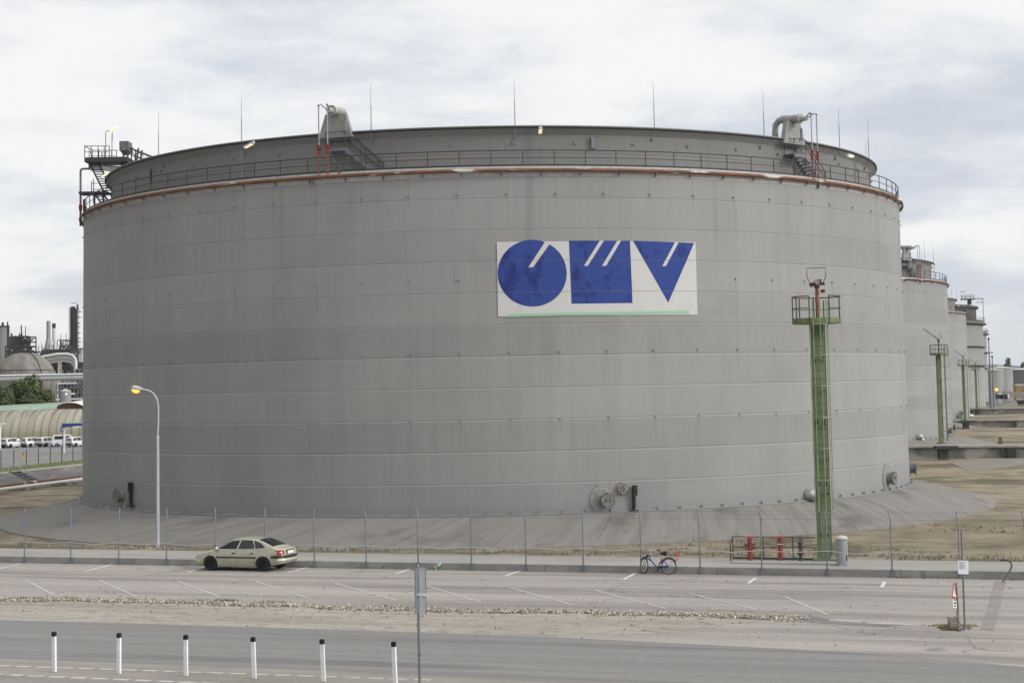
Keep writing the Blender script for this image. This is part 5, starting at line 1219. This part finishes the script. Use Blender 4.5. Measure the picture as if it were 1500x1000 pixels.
# steps down the slope
p = gp(20, 700); s_, t_s = st(gp(9, 693)); t_s += 1.5
r = thing('slope_steps', 'metal steps with a handrail going down the left asphalt slope', 'steps', S(bund_s(t_s), t_s, 0))
m = MB()
for i in range(7): f = i/6; m.box(S(bund_s(t_s)+.3+3.3*f, t_s, .1+FIELD*f), (.42, 1.5, .08), UA)
for q in (-.75, .75): m.beam(S(bund_s(t_s), t_s+q, .12), S(bund_s(t_s)+3.9, t_s+q, FIELD+.05), .06, .2)
m.build('tread', G['steel grey'], r)
m = MB(); q = -.75; m.tube([S(bund_s(t_s)-.1, t_s+q, 0), S(bund_s(t_s)-.1, t_s+q, 1.15), S(bund_s(t_s)+3.9, t_s+q, FIELD+.95), S(bund_s(t_s)+3.9, t_s+q, FIELD)], .03, 6); m.build('handrail', G['steel light'], r)
# car park fence
r = thing('car_park_fence', 'low wire fence of slim dark posts in front of the left car park', 'fence', S(bund_s(170)-5.5, 170, 0))
for t in range(140, 216, 3):
    m = MB(); a = S(bund_s(t)-7.8, t, 0); m.cyl(a, a+Vector((0, 0, 1.9)), .05, .05, 6); m.build('fence_post', G['steel dark'], r)
m = MB()
for z in (.5, 1.1, 1.85): m.tube([S(bund_s(t)-7.8, t, z) for t in range(140, 216, 5)], .018, 4)
m.build('strand_wire', G['steel grey'], r)
p = gp(33.5, 674); r = thing('yellow_hydrant', 'small yellow hydrant with dark top beside the car park fence', 'hydrant', p)
m = MB(); m.cyl(p, p+Vector((0, 0, .62)), .09, .09, 8); m.box(p+Vector((-.16, 0, .55)), (.4, .22, .2)); m.beam(p+Vector((.06, 0, .4)), p+Vector((.24, 0, 0)), .08, .08); m.build('body', G['yellow'], r); m = MB(); m.cyl(p+Vector((.03, 0, .62)), p+Vector((.03, 0, 1.05)), .07, .06, 8); m.build('stem', plain('stem brown', (.1, .07, .05), .7), r)
# parking signs, canopy, poles
for px, py, top, lab in ((7.2, 647, 625.4, 'blue parking sign on a thin post at the left picture edge'), (92, 664, 624.5, 'blue parking sign at the foot of the blue canopy')):
    p = gp(px, py); Yq = p.y; r = thing('parking_sign', lab, 'sign', p, 'blue parking signs'); t = dp(px, top, Yq)
    m = MB(); m.cyl(p, Vector((p.x, Yq, t.z)), .05, .05, 6); m.build('pole', G['steel grey'], r); k_ = Yq/240.0
    m = MB(); m.box((p.x, Yq-.08, t.z-.35), (.62*k_, .05, .70*k_)); pl = m.build('plate', G['blue sign'], r, smooth=0)
    m = MB(); z_ = t.z-.35; x_ = p.x; m.box((x_-.11*k_, Yq-.12, z_), (.1*k_, .02, .46*k_)); m.box((x_+.02*k_, Yq-.12, z_+.19*k_), (.2*k_, .02, .08*k_)); m.box((x_+.02*k_, Yq-.12, z_+.01), (.2*k_, .02, .08*k_)); m.box((x_+.13*k_, Yq-.12, z_+.1*k_), (.08*k_, .02, .24*k_)); m.build('letter', G['white paint'], pl, smooth=0)
p = gp(94, 664); Yq = p.y; r = thing('entrance_canopy', 'blue edged canopy on a white post at the car park', 'canopy', p)
m = MB(); t = dp(94, 626, Yq); m.box((p.x, Yq, t.z/2), (.18, .18, t.z)); q = dp(128, 626, Yq); m.box((q.x, Yq, t.z/2), (.18, .18, t.z)); m.build('post', G['white paint'], r)
m = MB(); a = dp(91.3, 620.2, Yq); b = dp(130, 624.6, Yq); m.box(((a.x+b.x)/2, Yq+1, (a.z+b.z)/2), (b.x-a.x, 2.6, a.z-b.z)); m.build('fascia', plain('fascia blue', (.03, .055, .22), .5), r)
m = MB(); m.box(((a.x+b.x)/2, Yq+1, a.z+.06), (b.x-a.x+.06, 2.66, .10)); m.build('roof_edge', plain('roof edge green', (.33, .48, .33), .6), r)
p = gp(121.3, 672); Yq = p.y; r = thing('light_pole', 'plain pale pole at the edge of the near tank by the canopy', 'pole', p); m = MB(); t = dp(121.3, 601, Yq); m.cyl(p, Vector((p.x, Yq, t.z)), .12, .1, 8); m.build('shaft', plain('shaft', (.3, .33, .38), .5), r); m = MB(); m.cyl(Vector((p.x, Yq, t.z)), Vector((p.x, Yq, t.z+.3)), .14, .1, 8); m.build('cap', G['black'], r); m = MB(); a = dp(113, 624.7, Yq); m.box((a.x, Yq, a.z), (1.1, .2, .12)); m.build('lamp_arm', G['white paint'], r)
p = gp(.3, 657); Yq = p.y; r = thing('gate_pillar', 'white pillar with lamp arm at the far left edge', 'pillar', p); t = dp(0, 621, Yq); m = MB(); m.box((p.x-.2, Yq, t.z/2), (.5, .4, t.z)); m.build('shaft', G['white paint'], r); m = MB(); a = dp(1.5, 620.3, Yq); m.box((a.x, Yq, a.z), (1.2, .6, .14)); m.build('lamp_arm', G['white paint'], r)

# hall with ribbed barrel roof
Yr = 300.0
def hall():
    p = Vector((dp(60, 645, Yr).x, Yr, 0)); r = thing('ribbed_hall', 'long beige hall with a ribbed barrel roof behind the white cars', 'hall', p)
    x0 = dp(-40, 600, Yr).x; x1 = dp(175, 600, Yr).x
    zr = dp(60, 600.5, Yr+6).z; K = 14; prof_ = []
    for i in range(K+1):
        a = (pi/2)*i/K; prof_.append((-6.5*cos(a), 1.2+(zr-1.2)*sin(a)))
    prof_ = [(-6.5, 0)]+prof_+[(6.5*sin((pi/2)*i/K), 1.2+(zr-1.2)*cos((pi/2)*i/K)) for i in range(1, K+1)]+[(6.5, 0)]
    m = MB(); vs = []; n = len(prof_); NX = int((x1-x0)/.45)
    for i in range(NX+1):
        x = x0+(x1-x0)*i/NX; bump_ = .10 if i % 4 == 0 else 0
        for j, (y, z) in enumerate(prof_):
            k_ = bump_ if 1 < j < n-2 else bump_
            vs.append((x, Yr+6+y*(1+bump_/6.5), z*(1+bump_/8)))
    m.add(vs, [(i*n+j, i*n+j+1, (i+1)*n+j+1, (i+1)*n+j) for i in range(NX) for j in range(n-1)])
    t_ = NT('hall cladding'); x = t_.n('SeparateXYZ'); t_.l(t_.obj(), x.inputs[0]); st_ = t_.noise(t_.obj(), 1, 5, .6, (1.2, .1, .12)); k_ = t_.math('MULTIPLY', t_.ramp(x.outputs[2], 4.0, 5.6), t_.ramp(t_.noise(t_.obj(), 1, 3, .5, (1.1, .02, .02)), .48, .56))
    col = t_.mix(t_.ramp(st_, .35, .65), (.33, .31, .245), (.265, .25, .20)); col = t_.mix(t_.ramp(x.outputs[2], 2.3, 2.0), col, (.28, .265, .175)); col = t_.mix(t_.math('MULTIPLY', k_, .7), col, (.13, .08, .05))
    rb_ = t_.math('FRACT', t_.math('DIVIDE', x.outputs[0], 1.35)); col = t_.mix(t_.math('MULTIPLY', t_.math('LESS_THAN', rb_, .2), .55), col, (.12, .11, .085))
    m.build('roof', t_.out(col, .75), r)
    m = MB(); m.box(((x0+x1)/2, Yr+6, zr+.05), (x1-x0, 1.4, .1)); m.build('ridge_cap', G['steel light'], r)
hall()
p = Vector((dp(50, 600, 325).x, 325, 0)); r = thing('green_roof_shed', 'shed with a pale green roof showing above the ribbed hall', 'shed', p)
x0, x1 = dp(-30, 597, 325).x, dp(170, 597, 325).x; z0, z1 = dp(40, 602, 325).z, dp(40, 594.4, 331).z
m = MB(); m.add([(x0, 322, z0), (x1, 322, z0+.6), (x1, 334, z1+.9), (x0, 334, z1)], [(0, 1, 2, 3)]); m.box(((x0+x1)/2, 328, z0/2-.2), (x1-x0, 10, z0-.3), 0, 1); m.build('roof', [nmat('mint roof', (.26, .36, .27), (.2, .29, .22), (.2, .2, .2)), G['concrete pale']], r, smooth=0)
m = MB(); m.beam((x0, 333.9, z1+.06), (x1, 333.9, z1+.96), .5, .16); m.build('ridge_cap', plain('ridge cream', (.55, .53, .44), .6), r)
p = Vector((dp(103, 600, 318).x, 318, 0)); r = thing('arched_shed', 'shed end with a brown arched gable behind the ribbed hall', 'shed', p)
a = dp(83, 599, 318); b = dp(123, 599, 318); zt = dp(103, 590.5, 318).z; cx_ = (a.x+b.x)/2; hw_ = (b.x-a.x)/2; arc = [(cx_+hw_*cos(q), 318, a.z+(zt-a.z)*sin(q)) for q in [pi*i/16 for i in range(17)]]
m = MB(); m.prism(arc, (0, .3, 0)); m.box((cx_, 318.15, a.z/2), (2*hw_, .3, a.z-.02)); m.build('gable', plain('gable brown', (.085, .038, .02), .7), r, smooth=0)
m = MB(); vs = []
for (x, y, z) in arc: vs += [(x+(x-cx_)*.03, 317.6, z+.12), (x+(x-cx_)*.03+1.4, 328, z+.75)]
m.add(vs, [(2*i, 2*i+1, 2*i+3, 2*i+2) for i in range(16)]); m.build('roof', plain('vault white', (.68, .68, .66), .6), r)

# trees
def tree(px, py_top, py_bot, Y, wpx, label, seed, n=2600, z0=.22):
    rr_ = random.Random(seed); top = dp(px, py_top, Y); H_ = top.z; W_ = wpx/F_*Y/2; p = Vector((top.x, Y, 0))
    r = thing('tree', label, 'tree', p, 'trees'); m = MB()
    m.tube([p, p+Vector((.1, 0, H_*.25)), p+Vector((.0, 0, H_*.6))], .3, 8, False, 0, [.34, .26, .12])
    cl = []
    for i in range(34):
        a = rr_.uniform(0, 2*pi); q = rr_.uniform(.1, .9)**.6; z = rr_.uniform(z0, .93)
        w_ = W_*(1-.75*max(0, z-.55)/.45) if z0 < .5 else W_*(1.02-z)/(1.02-z0)
        c = p+Vector((cos(a)*q*w_, sin(a)*q*w_*.8, z*H_)); cl.append((c, rr_.uniform(.22, .40)*W_)); m.tube([p+Vector((0, 0, H_*.3)), c*.5+(p+Vector((0, 0, H_*.5)))*.5, c], .06, 5, False, 0, [.1, .06, .02])
    m.build('trunk', plain('bark', (.09, .07, .05), .9), r)
    m = MB()
    for i in range(n):
        c, s_ = rr_.choice(cl); v_ = Vector((rr_.gauss(0, 1), rr_.gauss(0, 1), rr_.gauss(0, .8))).normalized()*s_*rr_.uniform(.5, 1.08); q = c+v_
        if q.z < H_*.1: continue
        e1 = Vector((rr_.gauss(0, 1), rr_.gauss(0, 1), rr_.gauss(0, 1))).normalized(); e2 = e1.cross(v_.normalized()+Vector((.01, 0, 0))).normalized(); s2 = rr_.uniform(.16, .36)*(W_/3)**.5
        m.add([q-e1*s2, q+e2*s2*.6, q+e1*s2, q-e2*s2*.6], [(0, 1, 2, 3)])
    m.build('crown', G['leaf'], r, smooth=0, fix=False)
t_ = NT('leaves'); rp_ = t_.n('Geometry').outputs['Random Per Island']; t_.b.inputs['Subsurface Weight'].default_value = 0
G['leaf'] = t_.out(t_.mix(rp_, (.028, .05, .012), (.105, .125, .032)), .7)
tree(36, 554, 594, 345, 76, 'biggest dark green bushy tree below the grey pipe bridge', 1, 9000); tree(18, 561, 594, 352, 60, 'darker bush filling the gap behind the biggest tree', 9, 5000); tree(2, 565, 594, 342, 56, 'bushy tree cropped by the left edge', 2, 5000); tree(66, 571, 592, 340, 46, 'lower yellowish green tree right of the biggest bush', 3, 6000)
tree(1476, 522, 540, 900, 17, 'dark conifer standing far off above the right tanks', 5, 2600, .6); tree(1499, 528, 540, 900, 16, 'far tree at the right picture edge', 6, 2200, .6)

# ------------------------------------------------------------------ refinery behind
def W2(x, y, Y): return dp(x, y, Y)
def rbox(m, x0, y0, x1, y1, Y, d=4, mi=0):
    a = dp(x0, y0, Y); b = dp(x1, y1, Y); m.box(((a.x+b.x)/2, Y+d/2, (a.z+b.z)/2), (abs(b.x-a.x), d, abs(a.z-b.z)), 0, mi)
def base(px, Y): return Vector((dp(px, 580, Y).x, Y, 0))
def vcyl(m, px, y0, y1, wpx, Y, wtop=None, seg=16):
    a = dp(px, y1, Y); b = dp(px, y0, Y); r0 = wpx/2/F_*Y; r1 = (wtop or wpx)/2/F_*Y; m.cyl((a.x, Y, max(0, a.z)), (a.x, Y, b.z), r0, r1, seg)
# pipe bridge
Y = 375; r = thing('pipe_bridge', 'long pipe bridge crossing over the trees at left', 'pipe bridge', base(60, Y))
for y, w_, mat, nm in ((549.2, 3.4, G['white pipe'], 'upper_pipe'), (554.4, 7.4, plain('bridge pipe', (.36, .365, .38), .5), 'lower_pipe')):
    m = MB(); a = dp(-60, y, Y); b = dp(200, y, Y); z = dp(60, y, Y).z; m.cyl((a.x, Y, z), (b.x, Y, z), w_/2/F_*Y, w_/2/F_*Y, 14); m.build(nm, mat, r)
m = MB(); z = dp(60, 551.3, Y).z; a = dp(-60, 551, Y); b = dp(200, 551, Y); m.box(((a.x+b.x)/2, Y+.5, z), (b.x-a.x, 1.6, .35))
for px in (-30, 60, 132): vcyl(m, px, 552, 640, 4, Y+2)
m.build('deck', G['steel dark'], r)
# sphere
Y = 450; c = dp(36, 562, Y); rs = 46.5/F_*Y; r = thing('spherical_tank', 'round brownish gas sphere behind the pipe bridge', 'tank', Vector((c.x, Y, 0)))
m = MB(); m.lathe([(rs*sin(pi*i/24), -rs*cos(pi*i/24)) for i in range(25)], c, 48); m.build('sphere', nmat('sphere paint', (.215, .20, .18), (.135, .124, .108), (.5, .5, .06), 6, .7, c3=(.11, .09, .07), sc3b=(1.2, 1.2, .05), lo3=.55, hi3=.7), r)
m = MB(); zz_ = c.z+rs*.42; rr_ = rs*.92; m.tube([c+Vector((rr_*sin(a), -rr_*cos(a), rs*.42)) for a in [2*pi*i/48 for i in range(48)]], .09, 5, True); m.tube([c+Vector((rs*1.01*cos(a)*.75, -rs*1.01*cos(a)*.67, rs*1.01*sin(a))) for a in [rad(15+i*7.5) for i in range(11)]], .12, 5); m.box(c+Vector((0, 0, rs+.3)), (4, 4, .4)); m.build('walkway', G['steel dark'], r)
m = MB()
for k in range(8): a = 2*pi*k/8; m.cyl(c+Vector((rs*.95*sin(a), rs*.95*cos(a), 0)), Vector((c.x+rs*.95*sin(a), c.y+rs*.95*cos(a), 0)), .35, .35, 8)
m.build('leg', G['steel grey'], r)
def frame(m, x0, y0, x1, y1, Y, nx, ny, d=6, w_=.3, brace=True, seed=1):
    q = random.Random(seed); a = dp(x0, y0, Y); b = dp(x1, y1, Y)
    for yy in (Y, Y+d):
        for i in range(nx+1): x = a.x+(b.x-a.x)*i/nx; m.beam((x, yy, 0), (x, yy, a.z), w_, w_)
        for j in range(ny+1): z = b.z+(a.z-b.z)*j/ny; m.beam((a.x, yy, z), (b.x, yy, z), w_, w_*1.3)
        for j in range(ny):
            z = b.z+(a.z-b.z)*j/ny; z2 = b.z+(a.z-b.z)*(j+1)/ny
            for i in range(nx):
                if q.random() < .5: x = a.x+(b.x-a.x)*i/nx; x2 = a.x+(b.x-a.x)*(i+1)/nx; m.beam((x, yy, z), (x2, yy, z2), w_*.6, w_*.6)
    for j in range(1, ny+1): z = b.z+(a.z-b.z)*j/ny; m.box(((a.x+b.x)/2, Y+d/2, z), (b.x-a.x, d, .12)); 
    for k in range(nx*ny*2): m.cyl((q.uniform(a.x, b.x), Y+q.uniform(1, d-1), q.uniform(b.z, a.z-1)), (q.uniform(a.x, b.x), Y+q.uniform(1, d-1), q.uniform(b.z, a.z)), .22, .22, 6)
    for k in range(nx*2):
        x = q.uniform(a.x, b.x); m.cyl((x, Y+d/2, a.z), (x, Y+d/2, a.z+q.uniform(.8, 4)), .14, .12, 5)
Y = 560; r = thing('process_column', 'broad grey process column at the left picture edge', 'column', base(4, Y)); m = MB(); vcyl(m, 3, 479, 600, 18, Y); m.build('shell', plain('col grey', (.2, .205, .21), .6, v=.3, sc3=(.3, .3, .05)), r); m = MB(); vcyl(m, 3, 477, 479.5, 20, Y); vcyl(m, 4, 472, 478, 3.5, Y); vcyl(m, 11, 471, 478, 2, Y); rbox(m, 11.5, 476, 12.5, 520, Y-1, 1); m.build('top_platform', G['steel dark'], r)
Y = 540; r = thing('process_plant', 'dark steel frame with vessels beside the broad grey column', 'process plant', base(24, Y)); m = MB(); frame(m, 8, 507, 42, 530, Y, 5, 3, 8, .35, seed=3); frame(m, 15, 493, 42, 507, Y, 3, 2, 8, .3, seed=4); m.build('steelwork', G['steel dark'], r); m = MB(); vcyl(m, 24, 494, 512, 16, Y+3); vcyl(m, 34, 500, 512, 6, Y+3); vcyl(m, 17, 488, 494, 3, Y+3); m.build('vessel', plain('vessel', (.1, .1, .105), .6), r)
Y = 600; r = thing('chimney', 'grey tapering chimney, taller of the two left of the dark column', 'chimney', base(71, Y), 'refinery chimneys'); m = MB(); vcyl(m, 71, 470, 496, 6, Y); vcyl(m, 71, 496, 514, 14, Y, 6); vcyl(m, 71, 514, 600, 14, Y); m.build('stack', plain('stack grey', (.27, .275, .30), .6), r)
r = thing('chimney', 'pale chimney with a dark wider top beside the tapering one', 'chimney', base(79, Y), 'refinery chimneys'); m = MB(); vcyl(m, 79, 480, 500, 5, Y+4); vcyl(m, 81, 498, 512, 10, Y+4, 5); vcyl(m, 82, 512, 600, 10, Y+4); m.build('stack', plain('stack pale', (.55, .56, .57), .5), r); m = MB(); vcyl(m, 79, 473.5, 480.5, 5.4, Y+4); m.build('top', G['steel dark'], r)
Y = 620; r = thing('distillation_column', 'tall almost black column hung with platforms next to the near tank', 'column', base(109, Y)); m = MB(); vcyl(m, 108.5, 452, 508, 11, Y, 10.5); vcyl(m, 107, 449, 453, 7, Y); vcyl(m, 108.5, 507, 600, 11, Y); m.build('shell', plain('col black', (.022, .022, .024), .7), r); m = MB(); q = random.Random(8)
for y in (456, 464, 473, 478, 487, 495, 500, 506): rbox(m, 101.5+q.uniform(-1, 2), y, 115.5+q.uniform(-1, 1.5), y+.5, Y-1, 3)
for px in (101, 102.6, 115, 113): rbox(m, px, 450+q.uniform(0, 4), px+.45, 508, Y-1.5, .3)
rbox(m, 104, 443.6, 113, 444.1, Y, .3); rbox(m, 112, 446, 114, 453, Y, 1); m.build('platform', plain('plat dark', (.05, .05, .052), .7), r)
Y = 520; r = thing('pipe_rack', 'bundle of pale pipes curving down beside the near tank', 'pipes', base(90, Y)); q = random.Random(5)
for k in range(5):
    y = 518.5+k*2.6; z = dp(88, y, Y).z; x0 = dp(60, y, Y).x; x1 = dp(108+1.2*k*(-1)+3, y, Y).x; m = MB(); zb = dp(112, 541+k*2, Y).z; m.tube([(x0, Y+k*.5, z-.8), (x0+5, Y+k*.5, z), (x1-2.6, Y+k*.5, z), (x1-.9, Y+k*.5, z-.5), (x1-.1, Y+k*.5, z-1.8), (x1, Y+k*.5, zb)], .27 if k else .4, 8); m.build('pipe', G['white pipe'] if k % 2 == 0 else G['steel light'], r)
for px in (86, 89, 112): m = MB(); vcyl(m, px, 528, 560, 2.6, Y+2); m.build('pipe', G['white pipe'], r)
m = MB(); frame(m, 62, 513, 104, 560, Y+5, 6, 6, 8, .35, seed=6); rbox(m, 64, 514.5, 102, 518, Y+4, 8); rbox(m, 76, 531, 123, 548, Y+8, 6); m.build('steelwork', G['steel dark'], r)
Y = 585; r = thing('process_building', 'pale flat process building under the dark column', 'building', base(112, Y)); m = MB(); rbox(m, 102, 511, 120, 535, Y, 10); m.box((dp(112, 540, Y).x, Y+5, dp(112, 535, Y).z/2), (4, 8, dp(112, 535, Y).z)); m.build('wall', plain('bld pale', (.42, .43, .46), .7), r); m = MB(); rbox(m, 101.5, 510, 120.5, 511.3, Y-.3, 10.6); m.build('roof', G['steel dark'], r); m = MB()
for i in range(5): rbox(m, 104+i*3, 514, 106+i*3, 517, Y-.15, .2)
m.build('window', G['glass'], r)
Y = 500; r = thing('blue_building', 'dark blue plant building half hidden by the near tank', 'building', base(116, Y)); m = MB(); a = dp(111, 541, Y); b = dp(140, 570, Y); m.box(((a.x+b.x)/2, Y+4, a.z/2), (b.x-a.x, 8, a.z)); m.build('wall', plain('wall navy', (.04, .055, .10), .6), r); m = MB(); rbox(m, 110.5, 540.2, 141, 541.2, Y-.4, 9); m.build('roof', G['steel grey'], r)
Y = 430; r = thing('small_tank', 'squat grey tank with a conical lid behind the green roof shed', 'tank', base(96, Y)); m = MB(); vcyl(m, 96, 572.5, 600, 16, Y, seg=24); m.build('shell', plain('sm tank', (.26, .27, .29), .6), r); a = dp(96, 572.4, Y); m = MB(); m.lathe([(8.3/F_*Y, 0), (.01, .55)], (a.x, Y, a.z), 24); m.build('roof', plain('cone pale', (.5, .48, .42), .6), r)
Y = 440; r = thing('plant_skid', 'jumble of low pipework and frames beside the squat grey tank', 'process plant', base(105, Y)); m = MB(); frame(m, 83, 561, 124, 590, Y, 8, 4, 6, .2, seed=9); m.build('steelwork', G['steel grey'], r); m = MB(); rbox(m, 83, 560.5, 112, 562, Y-.3, 6.4); rbox(m, 82, 583.5, 124, 585, Y-1, .4); m.build('beam', G['white pipe'], r)
for px, py in ((97, 577), ): m = MB(); a = dp(px, py, 425); m.lathe([(.01, -.25), (.2, -.15), (.25, 0), (.2, .15), (.01, .25)], a, 10); m.build('lamp_lens', G['lamp warm'], r)
m = MB(); rbox(m, 103, 576, 109, 577, Y-2, .2); m.build('lamp_lens', G['lamp warm'], r)
m = MB(); rbox(m, 84, 586, 122, 600, Y+12, 3); 
Y = 640; r = thing('plant_backdrop', 'distant low plant steelwork between sphere and chimneys', 'process plant', base(55, Y)); m = MB(); frame(m, 42, 515, 66, 545, Y, 5, 4, 8, .25, seed=12); frame(m, 84, 498, 102, 545, Y+10, 3, 6, 8, .25, seed=13); m.build('steelwork', G['steel grey'], r)

# ------------------------------------------------------------------ far right
far = [(1438, 1474, 541.5, 'grey far tank, left of the distant cluster at right'), (1450, 1488, 538.5, 'tallest pale tank of the distant cluster at right'), (1487.5, 1560, 541, 'wide far tank cut by the right picture edge')]
for i, (x0, x1, yt, lab) in enumerate(far):
    Y = (640, 690, 760)[i]; a = dp(x0, yt, Y); b = dp(x1, yt, Y); rr_ = (b.x-a.x)/2; c = Vector(((a.x+b.x)/2, Y+rr_, -.9))
    r = thing('far_tank', lab, 'storage tank', c, 'distant tanks at right'); m = MB(); h = a.z+.9; m.lathe([(rr_, 0), (rr_, h)], c, 40); m.build('shell', shell_mat('far tank paint', (.30, .295, .285), (.2, .197, .19), rr_, 0, 2.4, 1.0) if i != 2 else plain('far blue grey', (.17, .18, .2), .6), r)
    m = MB(); m.lathe([(rr_+.3, h-.3), (rr_+.3, h), (.01, h+rr_*.10)], c, 40); m.build('roof', plain('far roof', (.55, .54, .51), .7), r)
for px, y0, y1, Y, lab in ((1451.8, 497, 587.5, 520, 'taller grey light mast right of the tank row'), (1456, 523, 588, 545, 'shorter grey mast right behind the taller one')):
    p = Vector((dp(px, y1, Y).x, Y, FIELD)); r = thing('light_mast', lab, 'mast', p, 'grey masts at right'); a = dp(px, y0, Y)
    m = MB(); m.cyl(p, (p.x, Y, a.z*.45), .55, .42, 10); m.cyl((p.x, Y, a.z*.45), (p.x, Y, a.z), .28, .16, 8); m.build('shaft', plain('mast', (.22, .235, .26), .5), r)
    m = MB(); m.cyl((p.x, Y, a.z*.99), (p.x, Y, a.z+.5), .3, .3, 8); m.box((p.x, Y, a.z*.8), (2.4, .3, .25)); m.build('lamp_head', G['steel dark'], r)
Y = 640; r = thing('yellow_hut', 'ochre yellow hut in front of the distant tank at the right edge', 'hut', base(1493, Y)); m = MB(); rbox(m, 1488.5, 565, 1499, 570.2, Y, 4); a = dp(1493, 570, Y); m.box((a.x, Y+2, a.z/2), (2.4, 3.6, a.z)); m.build('wall', plain('ochre', (.42, .24, .06), .7), r); m = MB(); rbox(m, 1488, 562.4, 1500, 565, Y-.4, 5); m.build('roof', G['steel light'], r)
Y = 600; q = random.Random(21); r = thing('pipe_manifold', 'reddish pipe manifold crossing below the distant tanks', 'pipes', base(1480, Y)); 
for k in range(4): m = MB(); y = 574.5+k*2.0; z = dp(1480, y, Y).z; m.cyl((dp(1468+k, y, Y).x, Y+k, z), (dp(1530, y, Y).x, Y+k, z), .22, .22, 7); m.build('pipe', nmat('pink pipe', (.40, .22, .17), (.3, .2, .16), (.3, 1, 1)) if k % 2 == 0 else G['steel light'], r)
m = MB()
for k in range(16): x = dp(1468+k*3.2, 575, Y).x; z = dp(1480, 573.5, Y).z; m.beam((x, Y-.4, -.5), (x, Y-.4, z), .2, .2)
m.build('support', G['steel grey'], r)
r = thing('pump_skid', 'dark pump equipment cluster at the foot of the grey masts', 'equipment', base(1463, 560)); m = MB(); 
for k in range(12): x = q.uniform(1456, 1478); y = q.uniform(577, 581); rbox(m, x, y, x+q.uniform(1, 4), 584, 560+q.uniform(-3, 3), 2)
m.build('machine', G['steel dark'], r); m = MB(); rbox(m, 1476.6, 577, 1478.6, 583, 557, .8); rbox(m, 1463, 576.4, 1468, 577.6, 557, .8); m.build('casing', G['white paint'], r)
m = MB(); a = dp(1459.7, 570.6, 552); m.lathe([(.01, -.55), (.45, -.3), (.55, 0), (.45, .3), (.01, .55)], a, 12); m.v += []; ob = m.build('lamp_lens', G['lamp orange'], r)
m = MB(); m.cyl((a.x, 552, -.5), (a.x, 552, a.z-.4), .1, .1, 6); m.build('lamp_post', G['steel dark'], r)
r = thing('pump_skid', 'dark valve equipment low at the right edge beyond the far bund wall', 'equipment', base(1496, 500)); m = MB(); rbox(m, 1491, 586, 1502, 587.5, 500, 2); rbox(m, 1493, 587, 1502, 592, 501, 2); rbox(m, 1494, 593, 1505, 594, 498, 2); m.build('machine', G['steel dark'], r); m = MB(); rbox(m, 1489, 584, 1503, 584.8, 500, 1); m.build('pipe', G['steel light'], r)
# hills
m = MB(); q = random.Random(2); vs = []; X0 = -1500; n = 120
Y = 5200
for i in range(n+1):
    x = -5000+10000*i/n; h = 46+11*sin(x/500)+7*sin(x/187+1)+3*sin(x/70)
    vs += [(x, Y-700, -.8), (x, Y, h), (x, Y+800, -.8)]
m.add(vs, [(3*i+k, 3*i+k+1, 3*i+k+4, 3*i+k+3) for i in range(n) for k in range(2)])
tag(m.build('hills', nmat('wooded hills', (.06, .08, .04), (.04, .06, .03), (.008, .008, .01)), smooth=60), 'low wooded hills on the horizon', kind='structure')

# air
m = MB(); m.box((0, 3300, 44), (19000, 12800, 94))
t_ = NT('haze'); t_.t.nodes.remove(t_.b); pv = t_.n('VolumePrincipled'); pv.inputs['Color'].default_value = (.80, .86, .94, 1); pv.inputs['Density'].default_value = .8e-4; pv.inputs['Anisotropy'].default_value = .2
t_.l(pv.outputs[0], t_.t.nodes['Material Output'].inputs['Volume'])
tag(m.build('haze', t_.m, smooth=0), 'thin pale haze in the far air', kind='stuff')
